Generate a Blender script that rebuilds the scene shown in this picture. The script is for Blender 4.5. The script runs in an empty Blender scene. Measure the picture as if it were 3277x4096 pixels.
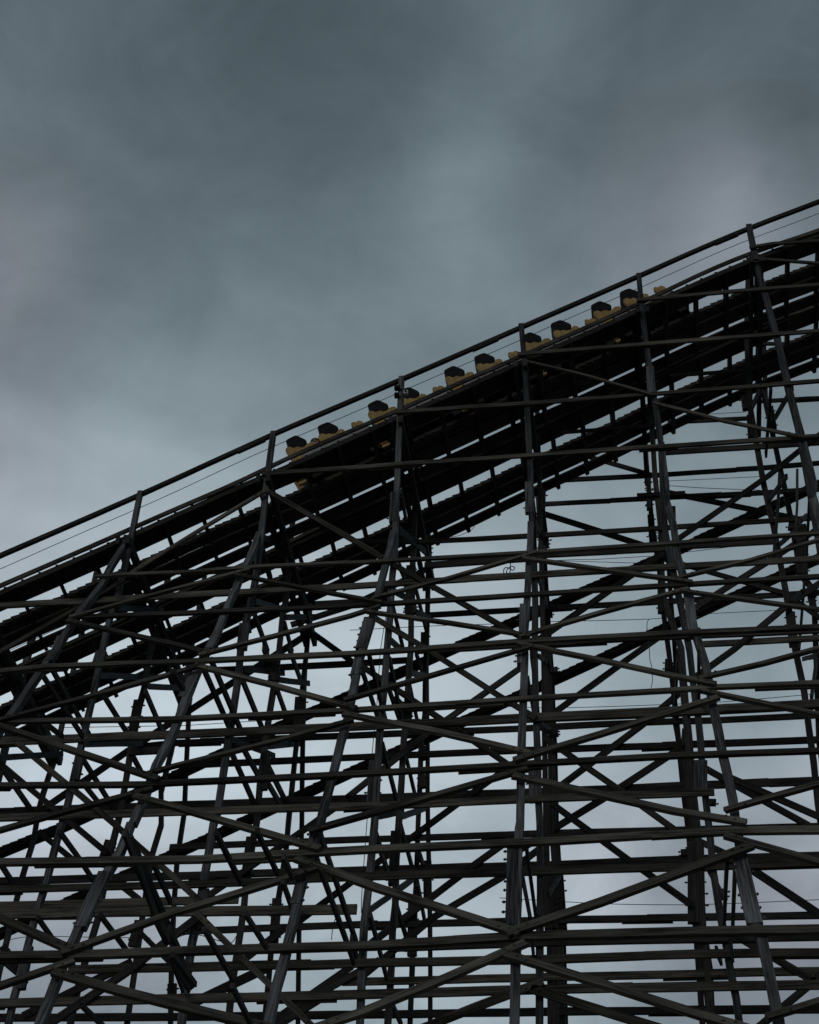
import bpy, math, random
from mathutils import Vector, Matrix
random.seed(7)
S = bpy.context.scene
COL = S.collection
# ---------------------------------------------------------------- tables (metres: x along the trestle, y away from the viewer, z up)
MEM = [
["post","raking_post",None,"post",0.118,0.12,[-0.0,0.92,-0.4],[[-10.41,25.37,25.204],[-10.44,24.87,24.068],[-10.402,24.489,23.202],[-10.47,24.221,22.592],[-10.552,23.928,21.928],[-10.555,23.433,20.803],[-10.606,23.086,20.014],[-10.63,22.82,19.409],[-10.649,22.536,18.763],[-10.704,22.332,18.301],[-10.704,14.148,-0.3]]],
["post","raking_post",None,"post",0.115,0.12,[0.0,0.92,-0.4],[[-7.589,25.339,25.133],[-7.564,24.994,24.349],[-7.58,24.704,23.691],[-7.597,24.517,23.266],[-7.59,24.244,22.646],[-7.604,23.982,22.05],[-7.598,23.728,21.473],[-7.592,23.483,20.916],[-7.659,23.135,20.125],[-7.655,22.881,19.548],[-7.646,22.693,19.12],[-7.638,22.414,18.487],[-7.627,22.173,17.939],[-7.648,21.892,17.3],[-7.676,21.708,16.882],[-7.647,21.354,16.077],[-7.653,21.048,15.382],[-7.682,21.049,15.384],[-7.668,20.771,14.752],[-7.717,20.575,14.308],[-7.795,20.333,13.757],[-7.799,20.141,13.321],[-7.788,19.936,12.854],[-7.813,19.787,12.517],[-7.784,19.614,12.123],[-7.774,19.429,11.702],[-7.759,19.262,11.324],[-7.759,14.147,-0.3]]],
["post","raking_post",None,"post",0.113,0.12,[-0.0,0.92,-0.4],[[-4.745,25.2,24.819],[-4.731,24.823,23.962],[-4.738,24.539,23.316],[-4.741,24.177,22.492],[-4.747,23.917,21.902],[-4.749,23.584,21.146],[-4.77,23.268,20.427],[-4.791,23.003,19.825],[-4.774,22.74,19.227],[-4.739,22.1,17.773],[-4.761,21.911,17.342],[-4.763,21.666,16.786],[-4.764,21.431,16.252],[-4.778,21.15,15.614],[-4.775,20.866,14.968],[-4.793,20.725,14.648],[-4.815,20.466,14.058],[-4.819,20.281,13.639],[-4.812,20.072,13.164],[-4.812,19.872,12.708],[-4.801,19.726,12.377],[-4.813,19.493,11.848],[-4.8,19.214,11.214],[-4.8,14.148,-0.3]]],
["post","raking_post",None,"post",0.116,0.12,[-0.0,0.92,-0.4],[[-1.957,25.185,24.784],[-1.939,24.75,23.796],[-1.943,24.377,22.948],[-1.938,24.022,22.141],[-1.933,23.684,21.374],[-1.944,23.208,20.291],[-1.919,22.988,19.792],[-1.896,22.448,18.563],[-1.881,21.926,17.378],[-1.869,21.563,16.552],[-1.849,21.221,15.775],[-1.829,20.873,14.985],[-1.841,20.815,14.852],[-1.842,20.53,14.205],[-1.815,20.207,13.471],[-1.805,19.904,12.782],[-1.788,19.787,12.517],[-1.788,19.618,12.133],[-1.776,19.393,11.62],[-1.764,19.164,11.101],[-1.764,14.148,-0.3]]],
["post","raking_post",None,"post",0.129,0.12,[-0.0,0.92,-0.4],[[0.807,26.739,28.316],[0.806,25.798,26.178],[0.76,25.481,25.458],[0.849,24.965,24.283],[0.854,24.395,22.989],[0.924,23.949,21.976],[0.955,23.533,21.029],[0.985,23.141,20.139],[1.046,22.878,19.542],[1.086,22.662,19.051],[1.1,22.455,18.579],[1.103,22.189,17.975],[1.133,21.872,17.254],[1.154,21.571,16.571],[1.181,21.286,15.922],[1.2,21.015,15.306],[1.194,20.759,14.726],[1.216,20.49,14.114],[1.245,20.234,13.532],[1.244,19.865,12.693],[1.308,19.74,12.409],[1.321,19.556,11.991],[1.348,19.251,11.298],[1.346,19.114,10.985],[1.346,14.149,-0.3]]],
["post","raking_post",None,"post",0.158,0.12,[0.0,0.92,-0.4],[[4.013,29.486,34.559],[3.876,28.08,31.363],[3.803,26.781,28.411],[3.719,25.592,25.708],[3.621,25.39,25.25],[3.624,24.923,24.189],[3.624,14.148,-0.3]]],
["post","post",None,"post",0.103,0.12,[0.0,1.0,0.0],[[-10.32,25.3,26.535],[-10.315,25.3,25.276],[-10.336,25.3,24.433],[-10.356,25.3,23.617],[-10.419,25.3,23.091],[-10.449,25.3,22.266],[-10.442,25.3,21.136],[-10.477,25.3,19.839],[-10.509,25.3,18.5],[-10.564,25.3,17.989],[-10.6,25.3,17.041],[-10.678,25.3,16.245],[-10.712,25.3,15.475],[-10.745,25.3,14.837],[-10.745,25.3,-0.3]]],
["post","post",None,"post",0.118,0.12,[0.0,1.0,0.0],[[-7.56,25.3,28.081],[-7.565,25.3,26.608],[-7.55,25.3,25.898],[-7.528,25.3,25.037],[-7.522,25.3,23.933],[-7.551,25.3,23.401],[-7.612,25.3,22.625],[-7.632,25.3,22.056],[-7.605,25.3,21.437],[-7.624,25.3,20.364],[-7.636,25.3,19.789],[-7.648,25.3,19.227],[-7.659,25.3,18.356],[-7.707,25.3,18.093],[-7.719,25.3,17.498],[-7.746,25.3,16.873],[-7.755,25.3,16.132],[-7.794,25.3,15.804],[-7.797,25.3,15.204],[-7.78,25.3,14.334],[-7.78,25.3,-0.3]]],
["post","post",None,"post",0.119,0.12,[0.0,1.0,0.0],[[-4.795,25.3,29.539],[-4.753,25.3,26.713],[-4.745,25.3,25.789],[-4.712,25.3,24.246],[-4.729,25.3,23.71],[-4.73,25.3,22.668],[-4.744,25.3,21.916],[-4.758,25.3,21.007],[-4.776,25.3,20.421],[-4.785,25.3,19.849],[-4.782,25.3,19.069],[-4.787,25.3,17.949],[-4.8,25.3,17.248],[-4.819,25.3,16.681],[-4.854,25.3,15.911],[-4.834,25.3,15.062],[-4.813,25.3,14.215],[-4.813,25.3,-0.3]]],
["post","post",None,"post",0.119,0.12,[0.0,1.0,0.0],[[-2.121,25.3,30.992],[-2.029,25.3,28.874],[-1.965,25.3,26.445],[-1.947,25.3,24.873],[-1.916,25.3,24.83],[-1.907,25.3,23.747],[-1.899,25.3,22.71],[-1.921,25.3,21.608],[-1.91,25.3,20.015],[-1.9,25.3,19.346],[-1.901,25.3,18.484],[-1.876,25.3,17.807],[-1.884,25.3,16.446],[-1.904,25.3,15.586],[-1.932,25.3,14.131],[-1.932,25.3,-0.3]]],
["post","post",None,"post",0.118,0.12,[0.0,1.0,0.0],[[0.581,25.3,32.423],[0.603,25.3,30.765],[0.656,25.3,29.144],[0.707,25.3,28.213],[0.755,25.3,27.023],[0.691,25.3,25.071],[0.695,25.3,24.331],[0.953,25.3,21.455],[0.968,25.3,20.403],[0.989,25.3,19.95],[1.0,25.3,19.396],[0.978,25.3,18.752],[1.006,25.3,17.322],[1.009,25.3,16.763],[1.05,25.3,16.002],[1.108,25.3,15.371],[1.127,25.3,14.962],[1.173,25.3,14.462],[1.189,25.3,14.04],[1.189,25.3,-0.3]]],
["post","post",None,"post",0.13,0.12,[0.0,1.0,0.0],[[3.21,25.3,33.873],[3.257,25.3,32.249],[3.339,25.3,31.265],[3.434,25.3,29.962],[3.551,25.3,27.543],[3.601,25.3,25.381],[3.609,25.3,23.079],[3.609,25.3,-0.3]]],
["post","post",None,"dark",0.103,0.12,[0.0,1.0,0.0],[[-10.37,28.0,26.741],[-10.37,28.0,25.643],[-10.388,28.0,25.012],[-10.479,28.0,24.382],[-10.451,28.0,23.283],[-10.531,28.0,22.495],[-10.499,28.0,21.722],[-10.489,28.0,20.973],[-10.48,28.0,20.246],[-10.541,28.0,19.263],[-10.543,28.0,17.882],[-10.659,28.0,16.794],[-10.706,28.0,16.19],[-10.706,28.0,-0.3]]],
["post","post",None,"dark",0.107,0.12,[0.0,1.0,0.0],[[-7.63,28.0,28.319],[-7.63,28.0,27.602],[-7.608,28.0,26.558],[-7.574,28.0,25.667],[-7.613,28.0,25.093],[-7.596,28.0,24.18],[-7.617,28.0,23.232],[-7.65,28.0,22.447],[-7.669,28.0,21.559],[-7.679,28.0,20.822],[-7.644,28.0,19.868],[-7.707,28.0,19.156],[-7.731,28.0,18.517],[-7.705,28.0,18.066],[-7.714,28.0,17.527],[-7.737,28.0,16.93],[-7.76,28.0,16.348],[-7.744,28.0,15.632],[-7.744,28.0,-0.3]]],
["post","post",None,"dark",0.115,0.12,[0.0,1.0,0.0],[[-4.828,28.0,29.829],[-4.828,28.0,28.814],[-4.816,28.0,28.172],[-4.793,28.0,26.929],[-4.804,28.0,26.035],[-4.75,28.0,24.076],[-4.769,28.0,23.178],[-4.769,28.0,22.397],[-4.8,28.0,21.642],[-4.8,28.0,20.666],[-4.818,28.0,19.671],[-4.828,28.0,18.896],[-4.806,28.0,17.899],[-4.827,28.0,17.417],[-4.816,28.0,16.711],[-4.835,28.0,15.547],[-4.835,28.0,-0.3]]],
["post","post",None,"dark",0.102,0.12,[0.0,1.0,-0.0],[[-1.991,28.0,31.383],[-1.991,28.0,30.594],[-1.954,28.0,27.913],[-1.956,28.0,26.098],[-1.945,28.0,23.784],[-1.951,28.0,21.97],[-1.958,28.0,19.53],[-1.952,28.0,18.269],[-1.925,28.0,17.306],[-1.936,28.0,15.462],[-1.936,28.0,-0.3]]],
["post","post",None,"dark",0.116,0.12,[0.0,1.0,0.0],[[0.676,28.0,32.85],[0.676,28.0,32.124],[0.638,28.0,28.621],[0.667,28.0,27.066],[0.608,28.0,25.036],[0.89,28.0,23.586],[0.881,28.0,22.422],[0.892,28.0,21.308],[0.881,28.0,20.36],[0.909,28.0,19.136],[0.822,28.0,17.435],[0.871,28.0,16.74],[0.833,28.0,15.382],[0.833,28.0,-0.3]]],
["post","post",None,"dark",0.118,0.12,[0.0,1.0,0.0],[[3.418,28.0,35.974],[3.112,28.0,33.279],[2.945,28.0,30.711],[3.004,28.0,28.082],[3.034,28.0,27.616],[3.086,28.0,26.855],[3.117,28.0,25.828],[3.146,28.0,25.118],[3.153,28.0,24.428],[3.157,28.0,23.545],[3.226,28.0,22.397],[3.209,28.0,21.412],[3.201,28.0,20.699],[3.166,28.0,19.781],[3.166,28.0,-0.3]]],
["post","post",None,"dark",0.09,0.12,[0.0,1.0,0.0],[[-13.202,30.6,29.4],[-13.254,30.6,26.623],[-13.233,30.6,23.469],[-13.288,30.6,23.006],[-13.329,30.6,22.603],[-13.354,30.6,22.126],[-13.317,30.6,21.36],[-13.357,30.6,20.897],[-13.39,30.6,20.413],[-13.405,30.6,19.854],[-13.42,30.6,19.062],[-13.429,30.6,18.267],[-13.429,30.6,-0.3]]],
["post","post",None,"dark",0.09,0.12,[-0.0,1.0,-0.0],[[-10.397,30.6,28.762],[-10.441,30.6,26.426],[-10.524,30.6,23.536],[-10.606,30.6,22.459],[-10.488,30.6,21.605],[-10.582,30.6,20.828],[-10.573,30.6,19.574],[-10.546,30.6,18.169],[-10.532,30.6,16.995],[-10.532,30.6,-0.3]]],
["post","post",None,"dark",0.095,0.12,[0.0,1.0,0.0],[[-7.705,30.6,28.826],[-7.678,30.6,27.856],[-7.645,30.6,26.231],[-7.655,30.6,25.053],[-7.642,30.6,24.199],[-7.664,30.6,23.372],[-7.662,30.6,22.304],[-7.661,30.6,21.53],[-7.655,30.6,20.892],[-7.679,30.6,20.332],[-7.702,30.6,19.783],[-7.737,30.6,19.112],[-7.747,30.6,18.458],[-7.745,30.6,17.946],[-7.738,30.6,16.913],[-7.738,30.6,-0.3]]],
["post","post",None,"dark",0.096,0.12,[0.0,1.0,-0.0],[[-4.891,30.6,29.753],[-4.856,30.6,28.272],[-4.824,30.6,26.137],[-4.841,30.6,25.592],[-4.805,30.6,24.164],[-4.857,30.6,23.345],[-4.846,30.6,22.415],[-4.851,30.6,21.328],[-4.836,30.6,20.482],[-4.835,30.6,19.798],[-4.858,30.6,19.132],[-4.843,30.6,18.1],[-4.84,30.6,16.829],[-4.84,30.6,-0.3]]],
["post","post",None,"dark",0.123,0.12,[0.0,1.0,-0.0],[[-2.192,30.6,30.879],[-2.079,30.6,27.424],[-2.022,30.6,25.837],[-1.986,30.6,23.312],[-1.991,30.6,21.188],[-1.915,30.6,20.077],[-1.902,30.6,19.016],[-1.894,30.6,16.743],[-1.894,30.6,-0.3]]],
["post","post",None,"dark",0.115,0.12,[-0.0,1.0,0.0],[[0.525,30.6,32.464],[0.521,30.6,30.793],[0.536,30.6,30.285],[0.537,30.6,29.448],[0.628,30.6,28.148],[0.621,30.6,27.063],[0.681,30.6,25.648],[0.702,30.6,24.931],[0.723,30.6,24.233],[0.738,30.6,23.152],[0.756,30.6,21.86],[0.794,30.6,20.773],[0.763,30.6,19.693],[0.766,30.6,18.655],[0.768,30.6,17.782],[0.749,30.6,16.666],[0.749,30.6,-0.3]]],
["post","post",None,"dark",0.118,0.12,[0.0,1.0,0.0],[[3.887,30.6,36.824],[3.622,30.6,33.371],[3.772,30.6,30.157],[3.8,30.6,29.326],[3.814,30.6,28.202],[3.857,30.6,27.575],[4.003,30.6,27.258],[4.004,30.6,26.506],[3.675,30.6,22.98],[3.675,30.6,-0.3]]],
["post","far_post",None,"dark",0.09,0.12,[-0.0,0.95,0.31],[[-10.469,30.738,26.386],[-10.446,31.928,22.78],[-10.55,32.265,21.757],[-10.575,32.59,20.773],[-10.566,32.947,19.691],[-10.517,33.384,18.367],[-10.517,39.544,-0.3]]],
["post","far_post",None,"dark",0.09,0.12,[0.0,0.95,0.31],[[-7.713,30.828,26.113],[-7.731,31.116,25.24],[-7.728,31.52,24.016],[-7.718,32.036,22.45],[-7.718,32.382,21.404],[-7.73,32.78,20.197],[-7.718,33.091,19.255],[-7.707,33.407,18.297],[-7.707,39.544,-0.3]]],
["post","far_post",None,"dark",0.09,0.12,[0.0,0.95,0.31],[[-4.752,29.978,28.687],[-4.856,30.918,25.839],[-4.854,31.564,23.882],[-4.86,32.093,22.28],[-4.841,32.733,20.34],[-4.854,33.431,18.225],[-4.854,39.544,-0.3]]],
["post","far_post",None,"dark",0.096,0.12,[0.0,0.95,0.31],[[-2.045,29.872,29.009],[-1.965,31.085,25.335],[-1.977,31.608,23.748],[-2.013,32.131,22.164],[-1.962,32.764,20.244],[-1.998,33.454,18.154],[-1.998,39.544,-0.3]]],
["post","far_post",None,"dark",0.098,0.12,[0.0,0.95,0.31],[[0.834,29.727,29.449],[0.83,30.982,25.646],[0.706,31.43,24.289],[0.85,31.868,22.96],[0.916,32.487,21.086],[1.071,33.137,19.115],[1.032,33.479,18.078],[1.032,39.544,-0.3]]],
["post","post",None,"post",0.13,0.12,[0,1,0],[[-13.25,25.3,24.9],[-13.25,25.3,12.0],[-13.25,25.3,-0.3]]],
["post","post",None,"post",0.13,0.12,[0,1,0],[[-13.25,28.0,25.163],[-13.25,28.0,24],[-13.25,28.0,12.0],[-13.25,28.0,-0.3]]],
["post","raking_post",None,"post",0.13,0.12,[0,0.92,-0.4],[[-13.25,24.84,24.0],[-13.25,19.56,12.0],[-13.25,14.148,-0.3]]],
["post","post",None,"post",0.13,0.12,[0,1,0],[[5.95,25.3,35.6],[5.95,25.3,12.0],[5.95,25.3,-0.3]]],
["post","post",None,"post",0.13,0.12,[0,1,0],[[5.95,28.0,35.549],[5.95,28.0,34],[5.95,28.0,12.0],[5.95,28.0,-0.3]]],
["post","raking_post",None,"post",0.13,0.12,[0,0.92,-0.4],[[5.95,28.8,33.0],[5.95,19.56,12.0],[5.95,14.148,-0.3]]],
["led","ledger",None,"led",0.09,0.05,[0.0,1.0,0.0],[[3.138,25.2,32.937],[3.257,25.2,32.953],[3.665,25.2,33.009],[4.703,25.2,32.978],[7.102,25.2,32.906]]],
["led","ledger",None,"led",0.095,0.05,[0.0,1.0,-0.0],[[0.486,25.2,31.419],[0.606,25.2,31.421],[2.963,25.2,31.464],[4.516,25.2,31.435],[6.915,25.2,31.391]]],
["led","ledger",None,"led",0.099,0.05,[0.0,1.0,-0.0],[[-2.201,25.2,29.897],[-2.081,25.2,29.897],[0.622,25.2,29.905],[4.328,25.2,29.893],[6.728,25.2,29.886]]],
["led","ledger",None,"led",0.103,0.05,[0.0,1.0,0.0],[[-4.886,25.2,28.33],[-4.766,25.2,28.329],[-2.053,25.2,28.307],[0.572,25.2,28.312],[4.136,25.2,28.317],[6.536,25.2,28.321]]],
["led","ledger",None,"led",0.105,0.05,[0.0,1.0,0.0],[[-7.666,25.2,26.719],[-7.546,25.2,26.72],[-4.739,25.2,26.731],[-1.804,25.2,26.725],[0.724,25.2,26.724],[3.939,25.2,26.699],[6.339,25.2,26.681]]],
["led","ledger",None,"led",0.122,0.05,[-0.0,0.92,-0.4],[[-10.57,24.518,23.516],[-10.45,24.516,23.512],[-8.943,24.491,23.454],[-7.179,24.491,23.455],[-5.428,24.458,23.381],[-2.021,24.446,23.352],[0.827,24.457,23.378],[3.513,24.471,23.409],[5.913,24.483,23.436]]],
["led","ledger",None,"led",0.143,0.05,[0.0,1.0,0.0],[[-15.179,25.2,23.499],[-12.779,25.2,23.481],[-10.961,25.2,23.468],[-9.119,25.2,23.477],[-5.554,25.2,23.44],[-2.087,25.2,23.437],[0.812,25.2,23.428],[3.538,25.2,23.408],[5.938,25.2,23.392]]],
["led","ledger",None,"led",0.144,0.05,[0.0,0.92,-0.4],[[-10.615,23.784,21.847],[-10.495,23.781,21.842],[-8.527,23.739,21.745],[-5.193,23.702,21.662],[-1.967,23.713,21.686],[0.736,23.727,21.718],[3.28,23.726,21.716],[5.68,23.725,21.713]]],
["led","ledger",None,"led",0.149,0.05,[0.0,0.92,-0.4],[[-13.706,22.853,19.731],[-11.324,22.973,20.005],[-10.697,23.005,20.077],[-8.095,22.957,19.97],[-4.956,22.935,19.918],[-3.687,22.945,19.943],[-1.914,22.976,20.012],[0.642,22.974,20.007],[3.037,22.944,19.94],[5.436,22.914,19.872]]],
["led","ledger",None,"dark",0.065,0.05,[-0.0,1.0,0.0],[[-4.167,25.2,21.69],[-4.047,25.2,21.69],[-2.1,25.2,21.692],[0.696,25.2,21.678],[3.322,25.2,21.631],[5.721,25.2,21.588]]],
["led","ledger",None,"led",0.128,0.05,[-0.0,0.92,-0.4],[[-13.035,22.299,18.474],[-10.641,22.231,18.319],[-7.646,22.146,18.125],[-4.709,22.139,18.11],[-1.855,22.169,18.177],[0.542,22.179,18.2],[1.076,22.192,18.23],[2.797,22.176,18.195],[5.197,22.155,18.145]]],
["led","ledger",None,"led",0.176,0.05,[-0.0,1.0,0.0],[[-14.422,25.2,20.107],[-12.022,25.2,20.079],[-8.651,25.2,20.04],[-5.335,25.2,20.006],[-2.111,25.2,20.022],[0.586,25.2,20.011],[3.125,25.2,20.017],[5.525,25.2,20.022]]],
["led","ledger",None,"dark",0.064,0.05,[0.0,1.0,-0.0],[[-3.975,27.9,21.963],[-3.855,27.9,21.959],[-2.338,27.9,21.91],[0.642,27.9,21.874],[3.447,27.9,21.882],[5.847,27.9,21.888]]],
["led","ledger",None,"dark",0.15,0.05,[0.0,1.0,0.0],[[-11.364,30.5,23.642],[-11.244,30.5,23.649],[-10.44,30.5,23.698],[-6.443,30.5,23.646],[-2.678,30.5,23.609],[-0.924,30.5,23.616],[1.549,30.5,23.591],[3.746,30.5,23.588],[6.146,30.5,23.585]]],
["led","ledger",None,"dark",0.156,0.05,[0.0,1.0,0.0],[[-10.492,27.9,21.637],[-10.372,27.9,21.638],[-9.737,27.9,21.638],[-9.617,27.9,21.638]]],
["led","ledger",None,"dark",0.156,0.05,[0.0,1.0,0.0],[[-10.148,30.5,23.061],[-10.028,30.5,23.061],[-6.406,30.5,23.063],[-2.751,30.5,23.038],[0.65,30.5,22.978],[3.666,30.5,22.937],[6.066,30.5,22.904]]],
["led","ledger",None,"led",0.137,0.05,[-0.0,0.92,-0.4],[[-12.465,21.481,16.613],[-10.071,21.412,16.458],[-7.679,21.344,16.302],[-7.204,21.348,16.312],[-4.464,21.349,16.315],[-1.849,21.372,16.367],[0.443,21.387,16.402],[2.545,21.368,16.357],[4.945,21.346,16.307]]],
["led","ledger",None,"dark",0.185,0.05,[0.0,1.0,-0.0],[[-16.598,30.5,22.091],[-14.198,30.5,22.066],[-10.212,30.5,22.024],[-6.336,30.5,21.977],[-2.569,30.5,21.938],[0.581,30.5,21.934],[3.544,30.5,21.93],[5.944,30.5,21.926]]],
["led","ledger",None,"led",0.141,0.05,[0.0,1.0,0.0],[[-14.099,25.2,18.382],[-11.699,25.2,18.358],[-8.417,25.2,18.326],[-5.225,25.2,18.279],[-2.123,25.2,18.28],[1.025,25.2,18.264],[1.145,25.2,18.263]]],
["led","ledger",None,"led",0.155,0.05,[0.0,0.92,-0.4],[[-11.787,20.608,14.63],[-9.39,20.564,14.531],[-6.374,20.51,14.406],[-3.854,20.536,14.466],[-1.387,20.542,14.48],[0.682,20.567,14.538],[1.194,20.574,14.553],[2.291,20.552,14.502],[4.688,20.502,14.389]]],
["led","ledger",None,"dark",0.139,0.05,[0.0,1.0,-0.0],[[-10.187,30.5,20.96],[-10.067,30.5,20.96],[-5.738,30.5,20.958],[-2.056,30.5,20.928],[1.018,30.5,20.875],[3.411,30.5,20.835],[5.81,30.5,20.796]]],
["led","ledger",None,"dark",0.169,0.05,[-0.0,1.0,0.0],[[-16.223,30.5,20.317],[-13.823,30.5,20.289],[-9.427,30.5,20.238],[-5.697,30.5,20.205],[-2.069,30.5,20.173],[0.665,30.5,20.178],[3.328,30.5,20.155],[5.728,30.5,20.135]]],
["led","ledger",None,"led",0.14,0.05,[0.0,1.0,0.0],[[-13.789,25.2,16.92],[-11.389,25.2,16.89],[-7.77,25.2,16.845],[-4.7,25.2,16.845],[-1.711,25.2,16.825],[0.539,25.2,16.802],[2.732,25.2,16.789],[5.132,25.2,16.775]]],
["led","ledger",None,"led",0.158,0.05,[0.0,1.0,-0.0],[[-14.934,27.9,18.208],[-12.534,27.9,18.169],[-10.528,27.9,18.136],[-7.922,27.9,18.105],[-7.802,27.9,18.103]]],
["led","ledger",None,"led",0.183,0.05,[0.0,1.0,0.0],[[-13.685,25.2,16.462],[-11.286,25.2,16.398],[-9.031,25.2,16.337],[-7.7,25.2,16.294],[-6.215,25.2,16.249],[-5.095,25.2,16.227],[-4.975,25.2,16.225]]],
["led","ledger",None,"dark",0.147,0.05,[-0.0,1.0,0.0],[[-9.912,30.5,18.948],[-9.792,30.5,18.948],[-5.63,30.5,18.947],[-2.79,30.5,18.916],[-1.791,30.5,18.916],[0.622,30.5,18.86],[3.164,30.5,18.809],[5.563,30.5,18.761]]],
["led","ledger",None,"led",0.154,0.05,[-0.0,0.92,-0.4],[[-11.076,19.705,12.579],[-8.677,19.677,12.515],[-7.723,19.666,12.49],[-5.938,19.669,12.496],[-3.613,19.662,12.48],[-1.793,19.691,12.546],[0.543,19.683,12.528],[2.014,19.665,12.486],[4.413,19.635,12.418]]],
["led","ledger",None,"dark",0.109,0.05,[0.0,1.0,0.0],[[-4.392,25.2,15.485],[-4.272,25.2,15.485],[-1.734,25.2,15.488],[0.685,25.2,15.457],[2.567,25.2,15.435],[4.967,25.2,15.408]]],
["led","ledger",None,"led",0.146,0.05,[0.0,1.0,0.0],[[-9.852,25.2,15.276],[-9.733,25.2,15.275],[-7.569,25.2,15.251],[-4.615,25.2,15.239],[-1.739,25.2,15.205],[0.666,25.2,15.209],[2.534,25.2,15.164],[4.934,25.2,15.106]]],
["led","ledger",None,"led",0.149,0.05,[0.0,1.0,0.0],[[-5.686,27.9,16.34],[-5.566,27.9,16.339],[-1.931,27.9,16.306],[0.708,27.9,16.28],[2.762,27.9,16.258],[5.162,27.9,16.233]]],
["led","ledger",None,"led",0.157,0.05,[0.0,1.0,0.0],[[-13.329,25.2,14.721],[-10.929,25.2,14.709],[-7.499,25.2,14.691],[-4.996,25.2,14.673],[-1.748,25.2,14.665],[0.623,25.2,14.644],[2.467,25.2,14.614],[4.867,25.2,14.574]]],
["led","ledger",None,"dark",0.158,0.05,[-0.0,1.0,0.0],[[-15.563,30.5,17.22],[-13.164,30.5,17.161],[-9.028,30.5,17.059],[-5.526,30.5,16.996],[-2.123,30.5,16.956],[2.923,30.5,16.833],[5.323,30.5,16.775]]],
["led","ledger",None,"led",0.121,0.05,[0.0,1.0,0.0],[[-6.124,27.9,27.098],[-6.005,27.9,27.086],[-4.665,27.9,26.949],[-2.303,27.9,26.912],[0.568,27.9,26.894],[0.975,27.9,26.91],[3.013,27.9,26.909],[4.062,27.9,26.934],[6.461,27.9,26.992]]],
["led","ledger",None,"dark",0.13,0.05,[0.0,1.0,0.0],[[-2.177,30.5,30.307],[-2.057,30.5,30.304],[0.469,30.5,30.251],[3.213,30.5,30.207],[4.552,30.5,30.207],[6.952,30.5,30.208]]],
["led","ledger",None,"dark",0.134,0.05,[0.0,1.0,0.0],[[-1.51,30.5,31.07],[-1.39,30.5,31.067],[0.573,30.5,31.019],[3.264,30.5,31.019],[4.655,30.5,31.055],[7.054,30.5,31.118]]],
["led","ledger",None,"dark",0.173,0.05,[0.0,1.0,0.0],[[-4.516,27.9,26.24],[-4.396,27.9,26.241],[-2.308,27.9,26.258],[-1.816,27.9,26.341],[0.56,27.9,26.303],[1.082,27.9,26.345],[3.006,27.9,26.327],[3.126,27.9,26.326]]],
["led","ledger",None,"dark",0.119,0.05,[0.0,1.0,0.0],[[1.12,30.5,32.852],[1.24,30.5,32.848],[3.077,30.5,32.793],[3.197,30.5,32.789]]],
["led","ledger",None,"dark",0.111,0.05,[0.0,1.0,-0.0],[[3.16,30.5,33.366],[3.28,30.5,33.364],[4.932,30.5,33.334],[7.332,30.5,33.29]]],
["led","ledger",None,"dark",0.152,0.05,[0.0,1.0,-0.0],[[0.85,27.9,29.223],[0.97,27.9,29.221],[4.337,27.9,29.191],[6.737,27.9,29.169]]],
["led","ledger",None,"dark",0.146,0.05,[0.0,1.0,0.0],[[-4.848,30.5,26.972],[-4.728,30.5,26.972],[-2.667,30.5,26.968],[-1.936,30.5,26.988],[2.424,30.5,26.977],[4.159,30.5,26.984],[6.559,30.5,26.994]]],
["led","ledger",None,"led",0.142,0.05,[0.0,1.0,0.0],[[1.185,27.9,23.621],[1.305,27.9,23.621],[3.658,27.9,23.616],[6.058,27.9,23.611]]],
["led","ledger",None,"dark",0.132,0.05,[0.0,1.0,0.0],[[-8.245,30.5,27.549],[-8.125,30.5,27.549],[-5.79,30.5,27.549],[-5.67,30.5,27.549]]],
["led","ledger",None,"dark",0.153,0.05,[-0.0,1.0,0.0],[[-9.759,30.5,25.711],[-9.639,30.5,25.709],[-8.333,30.5,25.686],[-6.572,30.5,25.675],[-5.266,30.5,25.694],[-5.146,30.5,25.696]]],
["led","ledger",None,"led",0.084,0.05,[-0.0,1.0,-0.0],[[-1.405,27.9,30.091],[-1.285,27.9,30.092],[0.614,27.9,30.114],[0.734,27.9,30.115]]],
["led","ledger",None,"dark",0.089,0.05,[0.0,1.0,0.0],[[1.174,27.9,31.744],[1.294,27.9,31.743],[2.814,27.9,31.739],[2.934,27.9,31.739]]],
["led","ledger",None,"dark",0.106,0.05,[0.0,1.0,0.0],[[3.689,30.5,35.527],[3.808,30.5,35.51],[5.173,30.5,35.311],[7.548,30.5,34.965]]],
["led","ledger",None,"dark",0.106,0.05,[0.0,1.0,-0.0],[[0.205,27.9,27.935],[0.325,27.9,27.933],[1.151,27.9,27.918],[1.271,27.9,27.916]]],
["dia","diagonal_brace",None,"led",0.097,0.06,[-0.0,0.92,-0.4],[[-10.555,23.683,21.769],[-10.467,23.702,21.812],[-8.731,24.071,22.649],[-7.474,24.333,23.245],[-7.385,24.351,23.287]]],
["dia","diagonal_brace",None,"led",0.111,0.06,[0.0,0.92,-0.4],[[-10.57,23.63,21.648],[-10.481,23.611,21.605],[-8.209,23.128,20.506],[-7.593,22.984,20.179],[-7.506,22.964,20.134]]],
["dia","diagonal_brace",None,"led",0.09,0.06,[-0.0,0.92,-0.4],[[-7.649,24.271,23.103],[-7.561,24.251,23.06],[-6.243,23.965,22.408],[-5.218,23.751,21.921],[-4.671,23.638,21.664],[-4.582,23.619,21.623]]],
["dia","diagonal_brace",None,"led",0.101,0.06,[-0.0,0.92,-0.4],[[-7.67,22.94,20.08],[-7.579,22.957,20.118],[-6.399,23.176,20.615],[-5.118,23.428,21.188],[-4.685,23.535,21.432],[-4.599,23.556,21.48]]],
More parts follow.
